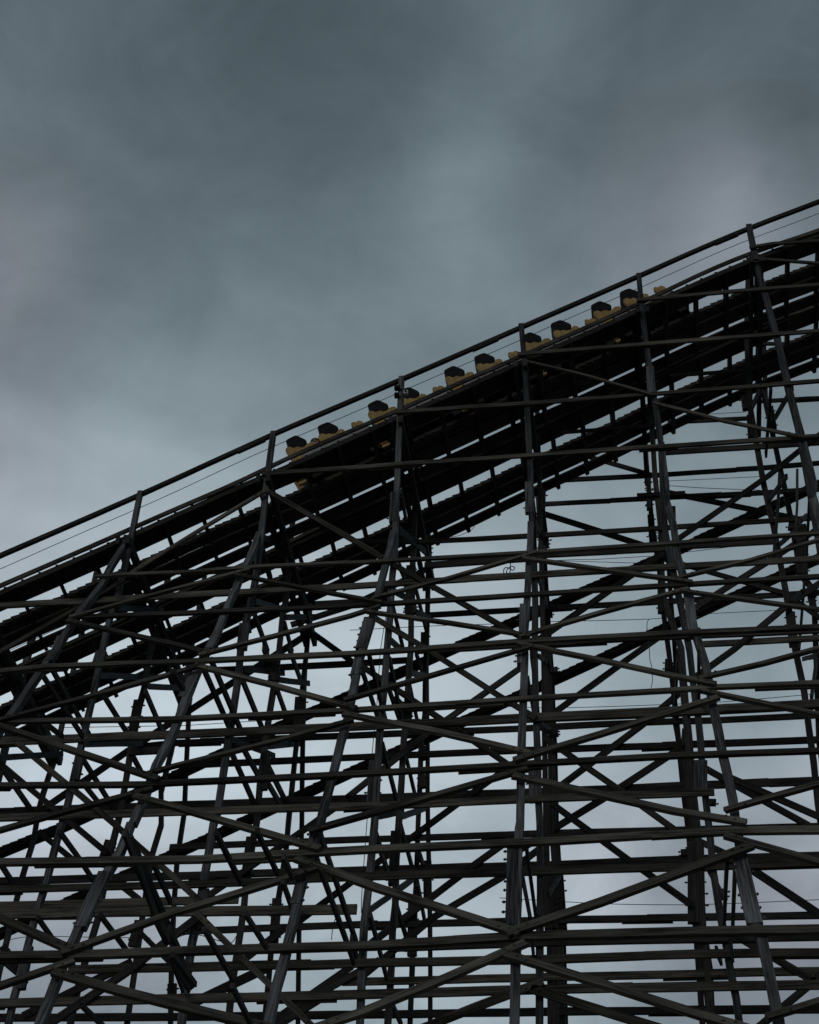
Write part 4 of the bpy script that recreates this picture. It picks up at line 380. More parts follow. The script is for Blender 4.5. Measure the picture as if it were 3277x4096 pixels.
MID = [[-18.5,21.078],[-18.0,21.355],[-17.5,21.632],[-17.0,21.91],[-16.5,22.187],[-16.0,22.464],[-15.5,22.742],[-15.0,23.019],[-14.5,23.296],[-14.0,23.573],[-13.5,23.851],[-13.0,24.131],[-12.5,24.389],[-12.0,24.651],[-11.5,24.917],[-11.0,25.185],[-10.5,25.455],[-10.0,25.726],[-9.5,25.993],[-9.0,26.254],[-8.5,26.516],[-8.0,26.796],[-7.5,27.1],[-7.0,27.39],[-6.5,27.656],[-6.0,27.915],[-5.5,28.175],[-5.0,28.44],[-4.5,28.714],[-4.0,28.991],[-3.5,29.261],[-3.0,29.528],[-2.5,29.795],[-2.0,30.063],[-1.5,30.335],[-1.0,30.607],[-0.5,30.879],[0.0,31.152],[0.5,31.432],[1.0,31.725],[1.5,32.025],[2.0,32.318],[2.5,32.59],[3.0,32.831],[3.5,33.042],[4.0,33.231],[4.5,33.417],[5.0,33.633],[5.5,33.886],[6.0,34.147],[6.5,34.41],[7.0,34.673],[7.5,34.936],[8.0,35.199],[8.5,35.462]]
CABLES = {"c1":[[-12.031,27.88,22.33],[-9.602,27.88,22.23],[-9.384,27.88,22.222],[-7.372,27.88,22.253]],"c2":[[-6.065,27.88,24.516],[-4.141,27.88,24.5],[-3.016,27.88,24.459]],"c3":[[-2.658,30.48,28.487],[-1.766,30.48,28.414],[0.602,30.48,28.125]],"c4":[[-1.659,27.88,26.139],[-1.045,27.88,26.118],[-0.827,27.88,26.097],[0.391,27.88,26.093]],"c5":[[1.069,27.88,26.138],[2.173,27.88,26.221]],"c6":[[0.422,30.48,30.815],[1.036,30.48,30.781],[3.227,30.48,30.722]],"c7":[[0.938,27.88,28.145],[1.709,27.88,28.001],[2.91,27.88,27.821]],"c8":[[1.449,30.48,26.539],[3.372,30.48,26.514]],"c9":[[-1.819,27.88,24.44],[0.293,27.88,24.352],[0.758,27.88,24.413]],"c10":[[-3.106,30.48,24.234],[-1.762,30.48,24.108],[0.666,30.48,24.051],[1.805,30.48,24.048],[3.812,30.48,24.137]],"c11":[[-3.091,30.48,19.441],[-0.997,30.48,19.223],[0.602,30.48,19.132],[0.622,30.48,19.131],[1.709,30.48,19.126],[3.204,30.48,19.142]],"c12":[[0.272,27.88,24.354],[0.22,27.88,24.167],[0.237,27.88,23.537],[0.23,27.88,23.301],[0.261,27.88,23.064],[0.254,27.88,22.754],[0.213,27.88,22.565]],"c13":[[-3.715,30.48,29.776],[-3.812,30.48,29.584],[-4.057,30.48,29.439],[-4.28,30.48,29.391],[-4.43,30.48,29.437]],"c14":[[-8.029,25.18,15.812],[-7.815,25.18,15.869],[-7.546,25.18,15.812],[-7.295,25.18,15.72],[-7.089,25.18,15.669],[-7.003,25.18,15.796]],"c15":[[-4.77,25.18,22.812],[-4.848,25.18,21.828],[-4.855,25.18,21.378],[-4.855,25.18,20.454],[-4.873,25.18,19.836],[-4.883,25.18,19.389],[-4.898,25.18,17.879],[-4.905,25.18,16.591],[-4.892,25.18,16.149]],"c16":[[-5.32,25.18,16.1],[-5.362,25.18,15.863],[-5.368,25.18,15.67]],"coil":[[-2.623,27.88,26.136],[-2.623,27.88,25.961],[-2.65,27.88,25.832],[-2.705,27.88,25.88],[-2.672,27.88,25.994],[-2.583,27.88,26.045],[-2.528,27.88,25.997],[-2.573,27.88,25.927],[-2.65,27.88,25.992],[-2.738,27.88,26.014],[-2.771,27.88,25.914],[-2.749,27.88,25.811]],"c17":[[2.083,30.48,33.02],[3.098,30.48,33.003]],"c18":[[-13.307,30.48,18.884],[-12.929,30.48,18.937],[-12.327,30.48,18.922],[-11.673,30.48,18.882],[-10.281,30.48,18.811]]}
CATWALKS = {"u":[[-14.368,31.3,21.643],[-13.129,31.3,22.2],[-10.605,31.3,23.484],[-8.676,31.3,24.528],[-6.694,31.3,25.518],[-4.377,31.3,26.688],[-1.761,31.3,27.963],[0.989,31.3,29.315],[2.934,31.3,30.332],[4.705,31.3,31.237]],"l":[[-13.027,31.3,20.085],[-11.565,31.3,20.834],[-9.797,31.3,21.696],[-7.965,31.3,22.64],[-6.556,31.3,23.348],[-5.447,31.3,23.894],[-2.697,31.3,25.273],[-0.723,31.3,26.253],[0.17,31.3,26.737],[2.106,31.3,27.711],[4.414,31.3,28.844]]}
# ---------------------------------------------------------------- helpers
class MB:
    def __init__(s): s.v=[]; s.f=[]
    def box(s, c, ax, ay, az):
        c=Vector(c); ax=Vector(ax); ay=Vector(ay); az=Vector(az); n=len(s.v)
        for i in (-1,1):
            for j in (-1,1):
                for k in (-1,1): s.v.append(c+ax*i+ay*j+az*k)
        for q in ((0,1,3,2),(4,6,7,5),(0,4,5,1),(2,3,7,6),(0,2,6,4),(1,5,7,3)): s.f.append([n+a for a in q])
    def aabb(s, x0,x1,y0,y1,z0,z1): s.box(((x0+x1)/2,(y0+y1)/2,(z0+z1)/2),((x1-x0)/2,0,0),(0,(y1-y0)/2,0),(0,0,(z1-z0)/2))
    def rings(s, R, caps=True):
        n=len(s.v); m=len(R[0])
        for r in R: s.v+= [Vector(p) for p in r]
        for i in range(len(R)-1):
            for j in range(m):
                a=n+i*m+j; b=n+i*m+(j+1)%m; s.f.append([a,b,b+m,a+m])
        if caps: s.f.append([n+j for j in range(m)][::-1]); s.f.append([n+(len(R)-1)*m+j for j in range(m)])
    def tube(s, P, r, seg=6):
        P=[Vector(p) for p in P]; R=[]
        for i,p in enumerate(P):
            d=(P[min(i+1,len(P)-1)]-P[max(i-1,0)]).normalized()
            u=d.cross(Vector((.31,.2,.93))); 
            if u.length<.1: u=d.cross(Vector((1,0,0)))
            u.normalize(); w=d.cross(u)
            R.append([p+u*(r*math.cos(2*math.pi*k/seg))+w*(r*math.sin(2*math.pi*k/seg)) for k in range(seg)])
        s.rings(R)
    def prism(s, poly, y0, y1):
        "outline in x,z pushed along y"
        s.rings([[(x,y0,z) for x,z in poly],[(x,y1,z) for x,z in poly]])
    def build(s, name, mat, parent=None, frame=None, smooth=False, bevel=0):
        me=bpy.data.meshes.new(name)
        inv=frame.inverted() if frame else None
        me.from_pydata([(inv@v if inv else v) for v in s.v],[],s.f); me.update()
        import bmesh
        bm=bmesh.new(); bm.from_mesh(me); bmesh.ops.recalc_face_normals(bm,faces=bm.faces); bm.to_mesh(me); bm.free()
        if smooth:
            for p in me.polygons: p.use_smooth=True
        me.materials.append(mat)
        o=bpy.data.objects.new(name,me); COL.objects.link(o)
        if bevel:
            b=o.modifiers.new('bevel','BEVEL'); b.width=bevel; b.segments=2
        if frame: o.matrix_world=frame
        if parent:
            o.parent=parent
            if frame: o.matrix_parent_inverse=Matrix()   # basis stays in the parent's space
        return o
def tag(o,label,cat,group=None,kind=None):
    if label: o['label']=label
    if cat: o['category']=cat
    if group: o['group']=group
    if kind: o['kind']=kind
    return o
def empty(name,loc,label,cat,group=None):
    o=bpy.data.objects.new(name,None); o.empty_display_size=.3; COL.objects.link(o); o.location=loc
    return tag(o,label,cat,group)
def lerp(tab,x):
    if x<=tab[0][0]: a,b=tab[0],tab[1]
    elif x>=tab[-1][0]: a,b=tab[-2],tab[-1]
    else:
        for i in range(len(tab)-1):
            if tab[i][0]<=x<=tab[i+1][0]: a,b=tab[i],tab[i+1]; break
    return a[1]+(b[1]-a[1])*(x-a[0])/(b[0]-a[0])
fl=lambda x: lerp(FLOOR,x)
def slope(x): return (fl(x+.3)-fl(x-.3))/.6
# ---------------------------------------------------------------- materials
def nt(name):
    m=bpy.data.materials.new(name); m.use_nodes=True; t=m.node_tree
    return m,t,t.nodes['Principled BSDF'],t.nodes.new,t.links.new
def wood(name, c0, c1, rough=.85, grain=1.0):
    m,t,p,N,L=nt(name)
    tc=N('ShaderNodeTexCoord'); oi=N('ShaderNodeObjectInfo')
    mp=N('ShaderNodeMapping'); mp.inputs['Scale'].default_value=(1.3,30,30); L(tc.outputs['Object'],mp.inputs['Vector'])
    add=N('ShaderNodeVectorMath'); add.operation='ADD'; L(mp.outputs[0],add.inputs[0])
    sc=N('ShaderNodeMath'); sc.operation='MULTIPLY'; sc.inputs[1].default_value=91.; L(oi.outputs['Random'],sc.inputs[0]); L(sc.outputs[0],add.inputs[1])
    g=N('ShaderNodeTexNoise'); g.inputs['Scale'].default_value=1.; g.inputs['Detail'].default_value=6; g.inputs['Roughness'].default_value=.65; L(add.outputs[0],g.inputs['Vector'])
    mp2=N('ShaderNodeMapping'); mp2.inputs['Scale'].default_value=(.6,2.2,2.2); L(tc.outputs['Object'],mp2.inputs['Vector'])
    add2=N('ShaderNodeVectorMath'); add2.operation='ADD'; L(mp2.outputs[0],add2.inputs[0]); L(sc.outputs[0],add2.inputs[1])
    st=N('ShaderNodeTexNoise'); st.inputs['Scale'].default_value=1.1; st.inputs['Detail'].default_value=4; L(add2.outputs[0],st.inputs['Vector'])
    mix=N('ShaderNodeMath'); mix.operation='MULTIPLY_ADD'; mix.inputs[1].default_value=.6; L(g.outputs['Fac'],mix.inputs[0])
    m2=N('ShaderNodeMath'); m2.operation='MULTIPLY'; m2.inputs[1].default_value=.4; L(st.outputs['Fac'],m2.inputs[0]); L(m2.outputs[0],mix.inputs[2])
    r=N('ShaderNodeValToRGB'); r.color_ramp.elements[0].position=.40; r.color_ramp.elements[1].position=.62
    r.color_ramp.elements[0].color=(*c0,1); r.color_ramp.elements[1].color=(*c1,1); L(mix.outputs[0],r.inputs['Fac'])
    hv=N('ShaderNodeHueSaturation'); L(r.outputs['Color'],hv.inputs['Color'])
    vr=N('ShaderNodeMapRange'); vr.inputs['To Min'].default_value=.6; vr.inputs['To Max'].default_value=1.65; L(oi.outputs['Random'],vr.inputs['Value']); L(vr.outputs[0],hv.inputs['Value'])
    L(hv.outputs['Color'],p.inputs['Base Color']); p.inputs['Roughness'].default_value=rough
    p.inputs['Specular IOR Level'].default_value=.12
    bp=N('ShaderNodeBump'); bp.inputs['Strength'].default_value=.45*grain; bp.inputs['Distance'].default_value=.012; L(g.outputs['Fac'],bp.inputs['Height']); L(bp.outputs[0],p.inputs['Normal'])
    return m
def plain(name,c,rough=.6,metal=0.,var=.25,scale=9.):
    m,t,p,N,L=nt(name); p.inputs['Specular IOR Level'].default_value=.15
    tc=N('ShaderNodeTexCoord'); n=N('ShaderNodeTexNoise'); n.inputs['Scale'].default_value=scale; n.inputs['Detail'].default_value=5; L(tc.outputs['Object'],n.inputs['Vector'])
    r=N('ShaderNodeValToRGB'); r.color_ramp.elements[0].position=.3; r.color_ramp.elements[1].position=.7
    r.color_ramp.elements[0].color=(*[x*(1-var) for x in c],1); r.color_ramp.elements[1].color=(*[x*(1+var) for x in c],1)
    L(n.outputs['Fac'],r.inputs['Fac']); L(r.outputs['Color'],p.inputs['Base Color'])
    p.inputs['Roughness'].default_value=rough; p.inputs['Metallic'].default_value=metal
    return m
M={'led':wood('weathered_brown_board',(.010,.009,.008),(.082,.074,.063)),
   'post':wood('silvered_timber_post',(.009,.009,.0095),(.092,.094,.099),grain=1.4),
   'dark':wood('shade_toned_timber',(.008,.0078,.0075),(.036,.034,.032)),  # darker copy of the same wood: shade among rear timbers put into the colour
   'gus':wood('grey_green_gusset_board',(.018,.022,.024),(.055,.063,.067)),
   'deck':wood('greased_track_timber',(.012,.011,.010),(.034,.031,.027)),
   'steel':plain('worn_steel',(.12,.12,.12),.45,.8), 'rust':plain('dark_bolt_steel',(.02,.019,.018),.6,.5),
   'wire':plain('black_cable_sheath',(.008,.008,.009),.6), 'yellow':plain('dusty_yellow_paint',(.24,.155,.055),.6,0,.35,7.),
   'seat':plain('black_vinyl',(.012,.012,.013),.55), 'chassis':plain('grey_car_steel',(.15,.15,.16),.5,.3), 'under':plain('black_undercarriage',(.01,.01,.01),.8),
   'skin':plain('skin',(.35,.2,.14),.55), 'hair':plain('reddish_brown_hair',(.075,.035,.028),.7), 'shirt':plain('dark_red_cloth',(.12,.03,.03),.9),
   'white':plain('pale_grey_plastic',(.45,.46,.47),.5), 'ground':plain('gravel_paled_for_bounce',(.17,.16,.145),.95,0,.4,.35)}  # unseen ground, made pale so bounced light lifts the dark undersides
def glow(name,c,s):
    m,t,p,N,L=nt(name); p.inputs['Base Color'].default_value=(*c,1); p.inputs['Emission Color'].default_value=(*c,1); p.inputs['Emission Strength'].default_value=s
    return m
M['seat'].node_tree.nodes['Principled BSDF'].inputs['Specular IOR Level'].default_value=.02
M['lamp']=glow('warm_lamp_tube',(1.,.5,.16),1.6)
# ---------------------------------------------------------------- ground
g=MB(); g.v=[Vector(p) for p in ((-3000,-3000,0),(3000,-3000,0),(3000,3000,0),(-3000,3000,0))]; g.f=[[0,1,2,3]]
tag(g.build('ground',M['ground']),'unseen gravel ground under the trestle, made pale to bounce light upward','ground',kind='structure')
# ---------------------------------------------------------------- the timber trestle: every stick a part of one thing
tre=empty('timber_trestle',(-3.5,25.3,0),'tall dark timber trestle of raking posts and crossing braces under the two tracks','trestle')
TI=Matrix.Translation(tre.location).inverted()
def frame_for(p0,d,n):
    x=d.normalized(); z=(n-x*n.dot(x)).normalized(); y=z.cross(x)
    return Matrix((( x.x,y.x,z.x,p0.x),(x.y,y.y,z.y,p0.y),(x.z,y.z,z.z,p0.z),(0,0,0,1)))
def resample(P,step):
    out=[P[0]]
    for a,b in zip(P,P[1:]):
        n=max(1,int((b-a).length/step)); out+=[a.lerp(b,i/n) for i in range(1,n+1)]
    return out
def sweep(mb,P,fr,h,t,jit=.005,step=.8,off=(0,0)):
    "rectangular stick along the points P; h across the face (local y), t along local z"
    inv=fr.inverted(); Q=[inv@p for p in resample(P,step)]; R=[]
    for i,p in enumerate(Q):
        d=(Q[min(i+1,len(Q)-1)]-Q[max(i-1,0)]).normalized(); y=Vector((-d.y,d.x,0)).normalized()
        c=p+y*off[0]+Vector((0,0,off[1]))+y*random.uniform(-jit,jit)*1.0
        a=h/2+random.uniform(-jit,jit)*.6; b=t/2
        R.append([fr@(c+y*a+Vector((0,0,b))),fr@(c+y*a-Vector((0,0,b))),fr@(c-y*a-Vector((0,0,b))),fr@(c-y*a+Vector((0,0,b)))])
    mb.rings(R)
def bolt(mb,p,d,fr,r=.016,l=.05):
    "short hexagonal bolt end standing out along d"
    mb.tube([p-d*.02,p+d*l],r,6); mb.tube([p+d*(l*.35),p+d*(l*.7)],r*1.7,6)
objs=[]
for idx,(kind,name,par,mat,h,t,nn,pts) in enumerate(MEM):
    P=[Vector(p) for p in pts]; n=Vector(nn); d=P[-1]-P[0]
    if kind=='post' and name!='far_post': d=P[-2]-P[0]
    fr=frame_for(P[0],d,n); mb=MB(); y=Vector((fr[0][1],fr[1][1],fr[2][1])); zz=Vector((fr[0][2],fr[1][2],fr[2][2])); x=Vector((fr[0][0],fr[1][0],fr[2][0]))
    if zz.y>0: toward=-1
    else: toward=1
    if kind=='led':
        # several boards end to end, each a touch off its neighbour, with lapped cleats
        L=[(q-P[0]).dot(x) for q in P]; tot=L[-1]; cuts=[0.]
        c=random.uniform(1.5,4.5)
        while c<tot-1.5: cuts.append(c); c+=random.choice((2.72,5.45,5.45,8.1))+random.uniform(-.05,.05)
        cuts.append(tot)
        def at(s):
            for a,b,la,lb in zip(P,P[1:],L,L[1:]):
                if s<=lb+1e-6: return a.lerp(b,(s-la)/max(lb-la,1e-6))
            return P[-1].copy()
        for bi,(s0,s1) in enumerate(zip(cuts,cuts[1:])):
            Q=[at(max(0,s0-.001))]+[p for p,l in zip(P,L) if s0+.2<l<s1-.2]+[at(min(tot,s1+.001))]
            sweep(mb,Q,fr,h*random.uniform(.95,1.03),t,off=(random.uniform(-.012,.012),random.uniform(-.004,.004)))
            if bi and random.random()<.5:
                w_=random.uniform(.35,.8); sweep(mb,[at(max(0,s0-w_)),at(min(tot,s0+w_))],fr,h*1.12,t*.8,off=(random.uniform(-.01,.015),-toward*t*.92))
    elif kind=='pla':
        sweep(mb,P,fr,h,t)
        ln=d.length; nb=max(2,int(ln/.22))
        for k in range(nb):
            p=P[0]+d*((k+.5)/nb)
            for sg in (-1,1):
                if random.random()<.85: bolt(mb,p+y*(sg*h/2)+zz*random.uniform(-.02,.02),y*sg,fr,.013,random.uniform(.03,.07))
    else:
        sweep(mb,P,fr,h,t,jit=.004 if kind!='post' else .005)
        if kind=='dia':
            for q,s_ in ((P[0],1),(P[-1],-1)):
                for o_ in (.16,.3): bolt(mb,q+x*(s_*o_)+y*random.uniform(-.025,.025)+zz*(toward*t/2),zz*toward,fr,.012,.018)
    o=mb.build(name,M[mat],None,fr)
    if kind=='pla' and par is not None:
        o.parent=objs[par]; o.matrix_parent_inverse=objs[par].matrix_world.inverted() if False else Matrix()
        o.matrix_basis=objs[par]['_w'] and Matrix(eval(objs[par]['_w'])).inverted()@fr
    else:
        o.parent=tre; o.matrix_parent_inverse=Matrix(); o.matrix_basis=TI@fr
    o['_w']=repr([list(r) for r in fr]); objs.append(o)
for o in objs: del o['_w']
# cap beams that carry the two tracks at each bent
for X in (-15.95,-13.25,-10.42,-7.6,-4.83,-2.13,.6,3.25,5.95):
    zc=fl(X)-.33; fr=Matrix.Translation((X+.1,25.2,zc)); mb=MB()
    mb.aabb(X+.05,X+.15,25.12,30.75,zc-.1,zc+.1); mb.aabb(X-.16,X-.07,25.12,30.75,zc-.1,zc+.1)
    o=mb.build('cap_beam',M['dark'],None,fr); o.parent=tre; o.matrix_basis=TI@fr
# ---------------------------------------------------------------- the two tracks
XA,XB=-18.,8.2
def long_beam(mb,y0,y1,z0,z1,zf,xa=XA,xb=XB,step=.45,jit=0.):
    n=int((xb-xa)/step); R=[]
    for i in range(n+1):
        x=xa+(xb-xa)*i/n; zz=zf(x); a=random.uniform(-jit,jit)
        R.append([(x,y0+a,zz+z0),(x,y1+a,zz+z0),(x,y1+a,zz+z1+a),(x,y0+a,zz+z1+a)])
    mb.rings(R)
def make_track(y0,zf,label,handrail):
    root=empty('coaster_track',(-3.5,y0,fl(-3.5)),label,'track','tracks climbing side by side')
    def part(mb,name,mat,smooth=False): 
        fr=Matrix.Translation(root.location); o=mb.build(name,mat,None,fr); o.parent=root; o.matrix_basis=Matrix(); return o
    mb=MB()
    for k in range(3): long_beam(mb,y0+.015+k*.172,y0+.182+k*.172,-.035,0,zf,jit=.003)
    part(mb,'walkway',M['deck'])
    mb=MB(); long_beam(mb,y0-.03,y0+.012,-.15,.0,zf,jit=.004)
    x=XA+.1
    while x<XB:
        mb.box((x,y0+.02,zf(x)+.025),(.028,0,0),(0,.03,0),(0,0,.03)); x+=.337
    part(mb,'edge_beam',M['deck'])
    mb=MB()
    x=XA
    while x<XB:       # stepped plank ends beside the first rail
        m=(zf(x+.2)-zf(x-.2))/.4; d=Vector((1,0,m-.22)).normalized(); up=Vector((-d.z,0,d.x))
        c=Vector((x,y0+1.0+random.uniform(-.006,.006),zf(x)-.005+random.uniform(-.006,.006)))
        mb.box(c,d*.1,(0,.13,0),up*.05); x+=.165
    part(mb,'stepped_planks',M['deck'])
    for ya,yb,za,zb,nm in ((.9,1.15,-.1,-.03,'rail_ledger'),(1.25,1.66,-.05,.02,'chain_trough'),(1.78,2.09,-.05,.01,'rail_ledger')):
        mb=MB(); n=2 if nm=='rail_ledger' else 1
        for k in range(n): long_beam(mb,y0+ya+(yb-ya)*k/n+.004,y0+ya+(yb-ya)*(k+1)/n-.004,za,zb,zf,jit=.004)
        part(mb,nm,M['deck'])
    for yy,zb in ((1.02,.05),(1.98,.012)):
        mb=MB(); long_beam(mb,y0+yy-.05,y0+yy+.05,zb,zb+.05,zf); part(mb,'steel_rail',M['steel'])
    mb=MB(); long_beam(mb,y0+1.46,y0+1.5,.07,.1,zf); part(mb,'lift_chain',M['rust'])
    x=XA+.35; proto=None
    while x<XB:
        m=(zf(x+.2)-zf(x-.2))/.4
        if proto is None or True:
            mb=MB(); d=Vector((1,0,m)).normalized(); up=Vector((-d.z,0,d.x))
            w=.05*random.uniform(.9,1.1); e=random.uniform(-.03,.05)
            mb.box((x,y0+1.03+e/2,zf(x)-.105),d*w*.85,(0,1.04+e/2,0),up*.05)
            part(mb,'tie',M['deck'])
        x+=.725+random.uniform(-.015,.015)
    hz,mz=handrail
    hrt=empty('handrail',(-3.5,y0,hz(-3.5)),None,'handrail','handrails beside the tracks')
    def hp(mb,name,mat):
        fr=Matrix.Translation(hrt.location); o=mb.build(name,mat,None,fr); o.parent=hrt; o.matrix_basis=Matrix(); return o
    mb=MB(); long_beam(mb,y0-.05,y0+.03,-.11,0,hz,jit=.003)
    for xa,xb in ((-8.3,-7.73),(-3.22,-2.64),(2.4,2.95),(-13.9,-13.2)): long_beam(mb,y0-.045,y0+.025,-.15,-.1,hz,xa,xb,.2)
    hp(mb,'top_rail',M['dark'])
    mb=MB(); long_beam(mb,y0-.075,y0-.03,-.11,.005,mz,jit=.003); hp(mb,'mid_rail',M['led'])
    mb=MB(); mb.tube([(x/2.,y0-.02,hz(x/2.)-.47-.012*math.sin(x*.9)) for x in range(-34,17)],.0075,5); hp(mb,'wire',M['wire'])
    return root,hrt
hz=lambda x: lerp(HAND,x); mz=lambda x: lerp(MID,x)
dz2=lambda x: max(.2,min(.46,.285+(x+11.)*.0105))
f2=lambda x: fl(x)+dz2(x)
t1,h1=make_track(25.35,fl,'nearer lift track carrying the yellow train, planked walkway on its near edge',(hz,mz))
h1['label']='outermost handrail against the sky above the yellow train, thin wire below its rail'
t2,h2=make_track(27.95,f2,'farther empty lift track running behind and below the train in the picture',(lambda x:hz(x)+dz2(x),lambda x:mz(x)+dz2(x)-.1))
h2['label']='inner brown handrail between the two lift tracks, partly hidden by the nearer track'
# ---------------------------------------------------------------- stepped catwalks low inside the trestle
for key,lab in (('u','upper of two sloping stepped catwalks crossing low behind the posts'),('l','lower of two sloping stepped catwalks crossing low behind the posts')):
    tab=[(p[0],p[2]) for p in CATWALKS[key]]; y0=CATWALKS[key][0][1]; xa,xb=tab[0][0]-2.,tab[-1][0]+2.; zf=lambda x: lerp(tab,x)
    root=empty('stepped_catwalk',((xa+xb)/2,y0,zf((xa+xb)/2)),lab,'catwalk','stepped catwalks under the tracks')
    fr=Matrix.Translation(root.location)
    mb=MB()
    for yy in (0,.2): long_beam(mb,y0+yy,y0+yy+.05,-.12,-.03,zf,xa,xb,jit=.004)
    o=mb.build('stringer',M['deck'],None,fr); o.parent=root; o.matrix_basis=Matrix()
    mb=MB(); x=xa
    while x<xb:
        m=(zf(x+.2)-zf(x-.2))/.4; d=Vector((1,0,m-.13)).normalized(); up=Vector((-d.z,0,d.x))
        mb.box((x,y0+.12,zf(x)-.01+random.uniform(-.008,.008)),d*.1,(0,.14,0),up*.022); x+=.165
    o=mb.build('plank_steps',M['deck'],None,fr); o.parent=root; o.matrix_basis=Matrix()
# ---------------------------------------------------------------- the train
def round_poly(poly,r=.045,n=3):
    out=[]; m=len(poly)
    for i in range(m):
        p=Vector(poly[i]); a=Vector(poly[i-1]); b=Vector(poly[(i+1)%m])
        ra=min(r,(a-p).length*.45); rb=min(r,(b-p).length*.45); A=p+(a-p).normalized()*ra; B=p+(b-p).normalized()*rb
        for k in range(n+1):
            s=k/n; q=A*(1-s)**2+p*2*s*(1-s)+B*s*s; out.append((q.x,q.y))
    return out
SEAT_A=[(.79,1.43),(.86,1.46),(1.07,1.47),(1.2,1.2),(1.19,1.13),(1.1,1.05),(1.0,.7),(.88,.74),(.78,1.15)]
SEAT_B=[(1.57,1.41),(1.64,1.45),(1.86,1.44),(1.98,1.18),(1.97,1.1),(1.87,1.02),(1.78,.7),(1.66,.74),(1.56,1.16)]
PAN_A=[(.6,1.2),(.65,1.27),(.74,1.25),(.79,1.15),(.84,1.17),(.9,1.15),(.94,1.08),(1.02,1.06),(1.06,1.1),(1.14,1.12),(1.22,1.09),(1.25,1.0),(1.12,.9),(1.06,.62),(.64,.62),(.59,.9)]
PAN_B=[(1.39,1.16),(1.45,1.23),(1.54,1.21),(1.57,1.13),(1.64,1.14),(1.7,1.07),(1.8,1.05),(1.85,1.1),(1.92,1.12),(1.99,1.05),(1.97,.96),(1.86,.8),(1.5,.8),(1.38,.95)]
PAN_C=[(2.18,1.08),(2.22,1.16),(2.28,1.15),(2.31,1.1),(2.36,1.13),(2.41,1.1),(2.45,1.03),(2.44,.93),(2.3,.84),(2.2,.9)]
CY=26.05
def make_car():
    root=empty('coaster_car',(0,0,0),None,'coaster car','cars of the yellow train')
    def part(mb,name,mat,bevel=0,smooth=False): return mb.build(name,mat,root,None,smooth,bevel)
    for nm,poly in (('rear_side_panel',PAN_A),('front_side_panel',PAN_B),('nose_panel',PAN_C)):
        for ya in (0.,.98):
            mb=MB(); mb.prism(round_poly([(a,b-.04) for a,b in poly],.02,2),ya,ya+.07); part(mb,nm,M['yellow'],.006)
    for poly in (SEAT_A,SEAT_B):
        mb=MB()
        for ya in (.1,.55): mb.prism(round_poly([(a-.04,b+.12) for a,b in poly],.06,4),ya,ya+.4)
        part(mb,'seat',M['seat'],.02)
    for x0,x1 in ((.72,1.1),(1.5,1.88)):
        mb=MB(); mb.prism(round_poly([(x0,.55),(x1+.25,.62),(x1+.3,.74),(x0+.1,.7)],.03,2),.08,.97); part(mb,'seat_cushion',M['seat'],.02)
    mb=MB(); mb.aabb(.7,2.5,.05,1.0,.48,.56); mb.aabb(.72,.78,.07,.98,.56,.95); mb.aabb(2.36,2.42,.07,.98,.56,.98); part(mb,'body_tub',M['under'],.01)
    for ya in (-.015,1.03):
        mb=MB(); mb.aabb(.86,2.5,ya,ya+.04,.7,.83); part(mb,'side_rail',M['chassis'],.01)
    mb=MB(); mb.aabb(.62,2.56,.02,1.08,.14,.5); mb.aabb(2.5,2.72,.46,.58,.34,.44); mb.aabb(.78,1.0,-.04,.02,-.02,.5); mb.aabb(2.2,2.42,-.04,.02,-.02,.5)
    part(mb,'chassis',M['under'],.01)
    for za,zb in ((.1,.2),(-.02,.05)):
        mb=MB(); mb.prism(round_poly([(.4,za),(.6,za-.01),(.63,zb),(.44,zb+.01)],.03,2),-.03,.03); part(mb,'wheel_guard',M['yellow'],.008)
    for wx in (.95,2.25):
        for wy in (.05,.93):
            mb=MB(); mb.tube([(wx,wy,.32),(wx,wy+.07,.32)],.13,18); mb.tube([(wx,wy-.02,.32),(wx,wy+.09,.32)],.03,8); part(mb,'wheel',M['steel'])
    for x0 in (1.3,2.08):
        mb=MB(); mb.tube([(x0-.08,.1,.62),(x0-.02,.1,.9),(x0-.16,.12,1.0),(x0-.16,.5,1.02),(x0-.16,.95,1.0),(x0-.02,.97,.9),(x0-.08,.97,.62)],.022,8); part(mb,'lap_bar',M['under'],0,True)
    return root
def copy_thing(o,parent=None):
    c=o.copy(); COL.objects.link(c)
    if parent: c.parent=parent
    for ch in list(o.children): copy_thing(ch,c)
    return c
car=make_car(); cars=[]
labs=['hindmost yellow car of the climbing train, a rider\'s head beside its rear seat','second yellow car from the back of the train, front seat against the third tall post',
      'middle yellow car of the train, both black seats clear against the sky','fourth yellow car, its rear seat behind the fourth handrail post','leading yellow car at the top of the train, nose past the fifth handrail post']
for k,X in enumerate((-7.426,-5.636,-3.887,-2.155,-.451)):
    o=car if k==0 else copy_thing(car)
    m=slope(X+1.1); o.rotation_euler=(0,-math.atan(m),0); o.location=(X,CY,fl(X)); o['label']=labs[k]; cars.append(o)
th=math.atan(slope(-6.3))
def car_pt(k,u,y,w):
    o=cars[k]; a=-o.rotation_euler[1]
    return Vector((o.location.x+u*math.cos(a)-w*math.sin(a),CY+y,o.location.z+u*math.sin(a)+w*math.cos(a)))
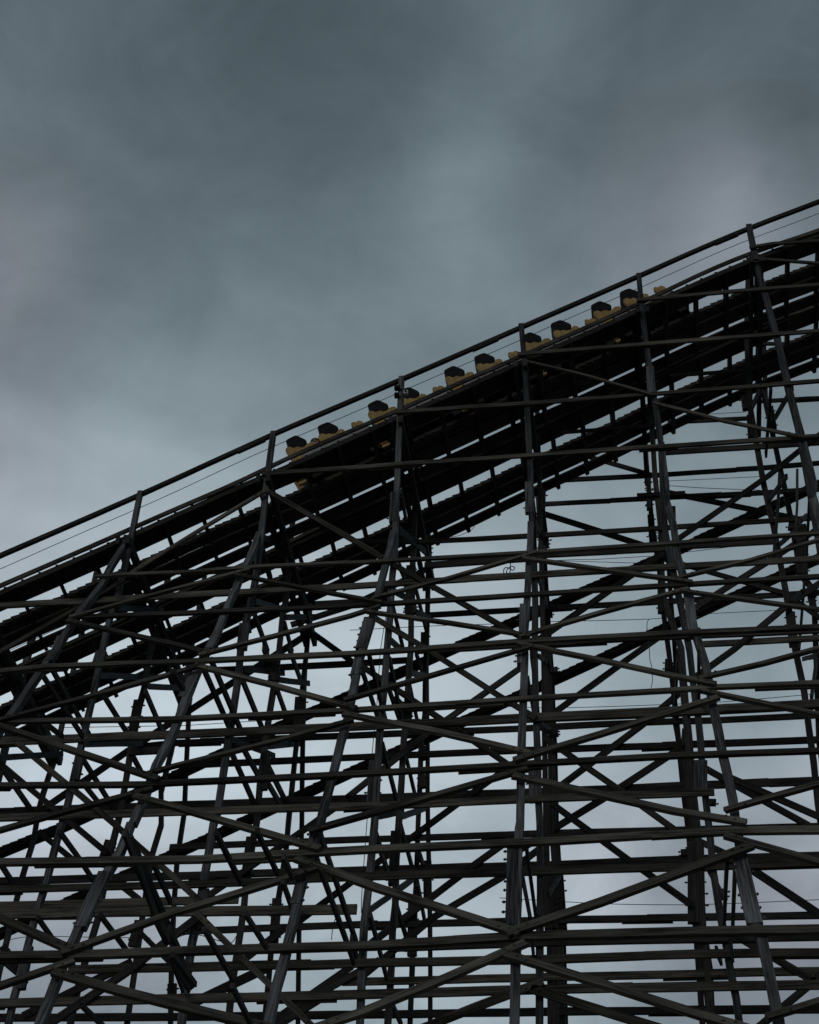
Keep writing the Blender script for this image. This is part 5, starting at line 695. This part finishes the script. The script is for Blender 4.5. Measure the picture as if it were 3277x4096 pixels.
# seated rider in the hindmost car
def rider():
    base=car_pt(0,1.02,.34,.78)
    root=empty('person',base,'rider with reddish brown hair seated in the hindmost yellow car','person')
    J={'pel':(0,0,.0),'sp':(-.03,0,.22),'ch':(-.02,0,.4),'nk':(.02,0,.52),'hd':(.05,0,.62),'tp':(.055,0,.72),
       'ls':(0,-.17,.44),'le':(.12,-.22,.2),'lw':(.33,-.14,.2),'rs':(0,.17,.44),'re':(.12,.22,.2),'rw':(.33,.14,.2),
       'lh':(.05,-.1,-.02),'lk':(.42,-.11,.04),'la':(.5,-.11,-.34),'lt':(.66,-.11,-.38),'rh':(.05,.1,-.02),'rk':(.42,.11,.04),'ra':(.5,.11,-.34),'rt':(.66,.11,-.38)}
    E=['pel sp','sp ch','ch nk','nk hd','hd tp','ch ls','ls le','le lw','ch rs','rs re','re rw','pel lh','lh lk','lk la','la lt','pel rh','rh rk','rk ra','ra rt']
    Rr=dict(pel=.15,sp=.14,ch=.15,nk=.058,hd=.1,tp=.075,ls=.07,le=.045,lw=.03,rs=.07,re=.045,rw=.03,lh=.09,lk=.06,la=.042,lt=.035,rh=.09,rk=.06,ra=.042,rt=.035)
    for s,w in (('l',-.14),('r',.14)):       # five separate curled fingers on the lap bar
        for q in range(5):
            yy=w+(-.032+.016*q); a=f'{s}f{q}a'; b=f'{s}f{q}b'
            ln=(.05,.075,.082,.076,.06)[q] if q else .05
            J[a]=(.33+ln*.6,yy+(.02 if q==0 else 0),.215); J[b]=(.33+ln,yy+(.035 if q==0 else 0),.18); Rr[a]=.0085; Rr[b]=.0075
            E+= [f'{s}w {a}',f'{a} {b}']
    names=list(J); me=bpy.data.meshes.new('body'); me.from_pydata([J[n] for n in names],[[names.index(a) for a in e.split()] for e in E],[])
    o=bpy.data.objects.new('body',me); COL.objects.link(o); o.parent=root
    sk=o.modifiers.new('skin','SKIN'); me.skin_vertices[0]
    for n,v in zip(names,me.skin_vertices[0].data): v.radius=(Rr[n],Rr[n]*(.85 if n in('pel','sp','ch') else 1)); v.use_root=(n=='pel')
    sb=o.modifiers.new('sub','SUBSURF'); sb.levels=1; sb.render_levels=2
    me.materials.append(M['skin'])
    def ball(name,c,r,mat,par):
        mb=MB(); R=[]
        for i in range(1,9):
            a=math.pi*i/9; R.append([(c[0]+r[0]*math.sin(a)*math.cos(2*math.pi*j/14),c[1]+r[1]*math.sin(a)*math.sin(2*math.pi*j/14),c[2]+r[2]*math.cos(a)) for j in range(14)])
        mb.rings(R); return mb.build(name,mat,par,None,True)
    ball('hair',(.02,0,.675),(.115,.095,.11),M['hair'],root)
    ball('shirt',(-.01,0,.27),(.15,.2,.3),M['shirt'],root)
    for sg in (-1,1): ball('eye',(.142,sg*.034,.655),(.012,.014,.01),M['seat'],root)
    ball('nose',(.155,0,.63),(.018,.014,.022),M['skin'],root); ball('mouth',(.14,0,.59),(.012,.026,.008),M['shirt'],root)
    for sg in (-1,1): ball('ear',(.04,sg*.1,.64),(.022,.012,.034),M['skin'],root)
rider()
# ---------------------------------------------------------------- small fittings
def box_thing(name,c,mat,label,cat,dims,arm):
    root=empty(name,c,label,cat); mb=MB(); mb.aabb(-dims[0],dims[0],-dims[1],dims[1],-dims[2],dims[2]); mb.build('housing',mat,root,None,False,.01)
    mb=MB(); mb.tube([(0,0,0),arm],.014,6); mb.aabb(-dims[0]*.5,dims[0]*.5,-dims[1]-.03,-dims[1]+.002,-dims[2]*.5,dims[2]*.5); mb.build('bracket',M['rust'],root)
box_thing('train_sensor',(-4.86,25.2,29.1),M['under'],'small dark sensor on the left of the third handrail post, just under the top rail','sensor',(.06,.05,.05),(.12,.05,-.03))
box_thing('train_sensor',(-4.86,25.2,28.86),M['under'],'small dark sensor on the left of the third handrail post, beside the thin wire','sensor',(.05,.05,.05),(.12,.05,0))
box_thing('junction_box',(-4.66,25.2,28.93),M['white'],'pale junction box on the right of the third handrail post','box',(.045,.04,.055),(-.1,.05,0))
wl=empty('work_light',(-8.7,27.15,26.49),'small glowing orange lamp seen through a slit between the tracks','lamp')
mb=MB(); m=slope(-8.7); mb.tube([(-.13,0,-.13*m),(.13,0,.13*m)],.016,8); mb.build('tube',M['lamp'],wl)
mb=MB(); mb.box((0,.05,.03),(.17,0,.17*m),(0,.03,0),(0,0,.02)); mb.build('housing',M['under'],wl)
CL={'c1':'thin wire crossing a wide bright gap at the left, below the first long falling brace','c2':'thin wire crossing behind the third raking post, rising to the middle of the picture','c3':'straight thin wire right of the wire coil, sinking gently to the right','c4':'kinked wire end tied beside the fourth post, rising to the right','c5':'short wire under a double board right of the fifth post','c6':'wire high at the right, just under the farther track','c7':'slack wire tied to the fifth post near its bolts','c8':'wire in the gap left of the far right posts','c9':'knotted wire running into the fifth bent from the left','c10':'long wire rising to the right edge above a double board','c11':'long sagging wire low at the right crossing two bents','c12':'loose wire end hanging in a bend left of the fifth bent','c13':'slack wire looping down under the farther track','c14':'tangled wire low at the left between two bents','c15':'long plumb wire hanging inside the third bent','c16':'short hooked wire hanging low beside the third bent','coil':'wire tied in a small coil left of the fourth post','c17':'wire at the right just below the farther track','c18':'wire low at the left behind a rising brace'}
for kx,P in CABLES.items():
    P=[Vector(p) for p in P]; Q=[P[0]]
    for i in range(len(P)-1):          # smooth curve through the points
        p0=P[max(i-1,0)]; p1=P[i]; p2=P[i+1]; p3=P[min(i+2,len(P)-1)]
        for s in range(1,7):
            s/=6; Q.append(.5*((2*p1)+(p2-p0)*s+(2*p0-5*p1+4*p2-p3)*s*s+(3*p1-p0-3*p2+p3)*s**3))
    fr=Matrix.Translation(P[0]); mb=MB(); mb.tube(Q,.0075 if kx!='coil' else .011,5)
    tag(mb.build('cable',M['wire'],None,fr),CL[kx],'cable','loose wires in the trestle')
# ---------------------------------------------------------------- camera
RC=[[0.989728,-0.065387,-0.127134],[0.13754,0.678112,0.721974],[0.039003,-0.732044,0.68014]]
cam=bpy.data.cameras.new('camera'); co=bpy.data.objects.new('camera',cam); COL.objects.link(co); S.camera=co
cam.sensor_fit='HORIZONTAL'; cam.sensor_width=24.; cam.lens=24.*6827./3277.; cam.clip_end=9000; cam.clip_start=.1
right=Vector([r[0] for r in RC]); down=Vector([r[1] for r in RC]); fwd=Vector([r[2] for r in RC])
co.matrix_world=Matrix(((right.x,-down.x,-fwd.x,0),(right.y,-down.y,-fwd.y,0),(right.z,-down.z,-fwd.z,1.6),(0,0,0,1)))
# ---------------------------------------------------------------- overcast dusk sky
SUN_EL,SUN_AZ=math.radians(24),math.radians(205)     # low sun behind the cloud, behind the viewer's left shoulder
wd=bpy.data.worlds.new('World'); S.world=wd; wd.use_nodes=True; t=wd.node_tree; N=t.nodes.new; L=t.links.new
bg=t.nodes['Background']; bg.inputs['Strength'].default_value=.1
sky=N('ShaderNodeTexSky'); sky.sky_type='NISHITA'; sky.sun_disc=False; sky.sun_elevation=SUN_EL; sky.sun_rotation=SUN_AZ
tc=N('ShaderNodeTexCoord'); sep=N('ShaderNodeSeparateXYZ'); L(tc.outputs['Generated'],sep.inputs[0])
def ramp(vals):
    r=N('ShaderNodeValToRGB'); cr=r.color_ramp
    while len(cr.elements)<len(vals): cr.elements.new(.5)
    for e,(p,v) in zip(cr.elements,vals): e.position=p; e.color=(v,v,v,1)
    cr.interpolation='B_SPLINE' if False else 'EASE'; return r
base=ramp([[0.0,0.42],[0.25,0.5],[0.441,0.62],[0.501,0.69],[0.564,0.76],[0.607,0.745],[0.648,0.705],[0.685,0.61],[0.717,0.53],[0.756,0.49],[0.792,0.455],[0.829,0.415],[0.862,0.39]]); L(sep.outputs['Z'],base.inputs['Fac'])
def math_(op,a,b=None):
    n=N('ShaderNodeMath'); n.operation=op
    for i,v in enumerate((a,b)):
        if v is None: continue
        if isinstance(v,(int,float)): n.inputs[i].default_value=v
        else: L(v,n.inputs[i])
    return n.outputs[0]
val=base.outputs['Color']
# cloud masses: direction, angular radius, how much lighter or darker the cloud is there
mpw=N('ShaderNodeMapping'); L(tc.outputs['Generated'],mpw.inputs['Vector'])
wn=N('ShaderNodeTexNoise'); wn.inputs['Scale'].default_value=7.; wn.inputs['Detail'].default_value=4; L(tc.outputs['Generated'],wn.inputs['Vector'])
wv=N('ShaderNodeVectorMath'); wv.operation='SUBTRACT'; wv.inputs[1].default_value=(.5,.5,.5); L(wn.outputs['Color'],wv.inputs[0])
ws=N('ShaderNodeVectorMath'); ws.operation='SCALE'; ws.inputs['Scale'].default_value=.07; L(wv.outputs[0],ws.inputs[0])
wa=N('ShaderNodeVectorMath'); wa.operation='ADD'; L(tc.outputs['Generated'],wa.inputs[0]); L(ws.outputs[0],wa.inputs[1])
wnrm=N('ShaderNodeVectorMath'); wnrm.operation='NORMALIZE'; L(wa.outputs[0],wnrm.inputs[0])
for dx,dy,dz,s,a in [[-0.0926,0.6138,0.784,0.0381,0.07],[0.0725,0.6025,0.7948,0.022,0.06],[-0.2875,0.6559,0.6979,0.0322,0.045],[-0.2801,0.5959,0.7527,0.0557,-0.03],[-0.2303,0.6781,0.698,0.0513,0.03],[0.0724,0.6036,0.794,0.0483,0.06],[-0.1969,0.6365,0.7457,0.0513,-0.02],[-0.3299,0.5601,0.7599,0.0293,0.05],[-0.1759,0.5261,0.832,0.0659,-0.015],[-0.0325,0.5122,0.8583,0.0322,0.035],[-0.0691,0.5674,0.8205,0.022,0.07],[0.1186,0.5776,0.8077,0.0322,-0.08],[-0.3563,0.6892,0.6309,0.0439,-0.03],[0.0715,0.7772,0.6252,0.0659,-0.15],[-0.0304,0.7975,0.6025,0.0615,-0.05],[-0.152,0.7713,0.618,0.0513,0.03],[-0.3277,0.7656,0.5535,0.0732,0.06],[-0.033,0.8599,0.5094,0.022,0.07],[0.0224,0.8667,0.4983,0.0366,-0.04],[0.0628,0.8872,0.4571,0.0586,-0.13],[0.0219,0.8399,0.5422,0.0439,-0.05],[-0.328,0.8282,0.4544,0.0439,-0.06],[-0.1592,0.8715,0.4639,0.0513,0.03],[0.0121,0.7343,0.6787,0.0439,0.0],[-0.0013,0.7238,0.69,0.0366,0.02]]:
    dp=N('ShaderNodeVectorMath'); dp.operation='DOT_PRODUCT'; L(wnrm.outputs[0],dp.inputs[0]); dp.inputs[1].default_value=(dx,dy,dz)
    e=math_('EXPONENT',math_('MULTIPLY',math_('SUBTRACT',dp.outputs['Value'],1.),1/(s*s)))
    val=math_('ADD',val,math_('MULTIPLY',e,a))
cn=N('ShaderNodeTexNoise'); cn.inputs['Scale'].default_value=5.5; cn.inputs['Detail'].default_value=7; cn.inputs['Roughness'].default_value=.58; cn.inputs['Distortion'].default_value=.6
mpc=N('ShaderNodeMapping'); mpc.inputs['Scale'].default_value=(1.,1.,1.7); L(tc.outputs['Generated'],mpc.inputs['Vector']); L(mpc.outputs[0],cn.inputs['Vector'])
val=math_('ADD',val,math_('MULTIPLY',math_('SUBTRACT',cn.outputs['Fac'],.5),.17))
lt=N('ShaderNodeMapRange'); lt.inputs['From Min'].default_value=.44; lt.inputs['From Max'].default_value=.68; lt.inputs['To Min'].default_value=.22; lt.inputs['To Max'].default_value=.10; L(sep.outputs['Z'],lt.inputs['Value']); lowtex=lt.outputs[0]
cn2=N('ShaderNodeTexNoise'); cn2.inputs['Scale'].default_value=13.; cn2.inputs['Detail'].default_value=9; cn2.inputs['Roughness'].default_value=.62; cn2.inputs['Distortion'].default_value=.8; L(mpc.outputs[0],cn2.inputs['Vector'])
val=math_('ADD',val,math_('MULTIPLY',math_('SUBTRACT',cn2.outputs['Fac'],.5),lowtex))
lin=math_('POWER',math_('MAXIMUM',val,.05),2.25)
tint=N('ShaderNodeValToRGB'); tint.color_ramp.elements[0].position=.3; tint.color_ramp.elements[1].position=.75
tint.color_ramp.elements[0].color=(.72,1.,1.15,1); tint.color_ramp.elements[1].color=(.86,1.,1.09,1); L(val,tint.inputs['Fac'])
lf=None
for dx,dy,dz,s,a in [[-0.358,0.5685,0.7407,0.0439,0.6],[-0.3596,0.6534,0.6661,0.0366,0.35],[0.0582,0.6087,0.7913,0.0483,0.4],[0.0718,0.8742,0.4803,0.0513,0.55],[-0.0227,0.8575,0.514,0.0293,0.3],[-0.3084,0.8375,0.4511,0.041,0.4],[-0.3349,0.7984,0.5004,0.0366,0.25]]:
    dp=N('ShaderNodeVectorMath'); dp.operation='DOT_PRODUCT'; L(wnrm.outputs[0],dp.inputs[0]); dp.inputs[1].default_value=(dx,dy,dz)
    e=math_('MULTIPLY',math_('EXPONENT',math_('MULTIPLY',math_('SUBTRACT',dp.outputs['Value'],1.),1/(s*s))),a); lf=e if lf is None else math_('ADD',lf,e)
lil=N('ShaderNodeMixRGB'); lil.inputs[2].default_value=(.97,.96,1.12,1); L(math_('MINIMUM',lf,1.),lil.inputs['Fac']); L(tint.outputs['Color'],lil.inputs[1])
mul=N('ShaderNodeVectorMath'); mul.operation='SCALE'; L(lil.outputs['Color'],mul.inputs[0]); L(math_('MULTIPLY',lin,10.),mul.inputs['Scale'])
mx=N('ShaderNodeMixRGB'); mx.inputs['Fac'].default_value=.97; L(sky.outputs['Color'],mx.inputs[1]); L(mul.outputs[0],mx.inputs[2]); L(mx.outputs[0],bg.inputs['Color'])
sun=bpy.data.lights.new('sun','SUN'); sun.energy=.5; sun.angle=math.radians(25); sun.color=(1.,.95,.88); so=bpy.data.objects.new('sun',sun); COL.objects.link(so)
dirv=Vector((math.sin(SUN_AZ)*math.cos(SUN_EL),math.cos(SUN_AZ)*math.cos(SUN_EL),math.sin(SUN_EL)))   # towards the sun
so.rotation_euler=dirv.to_track_quat('Z','Y').to_euler(); so.location=(0,0,60)
S.view_settings.view_transform='Standard'; S.view_settings.look='None'; S.view_settings.exposure=0; S.view_settings.gamma=1
S.render.engine='CYCLES'; S.cycles.max_bounces=5
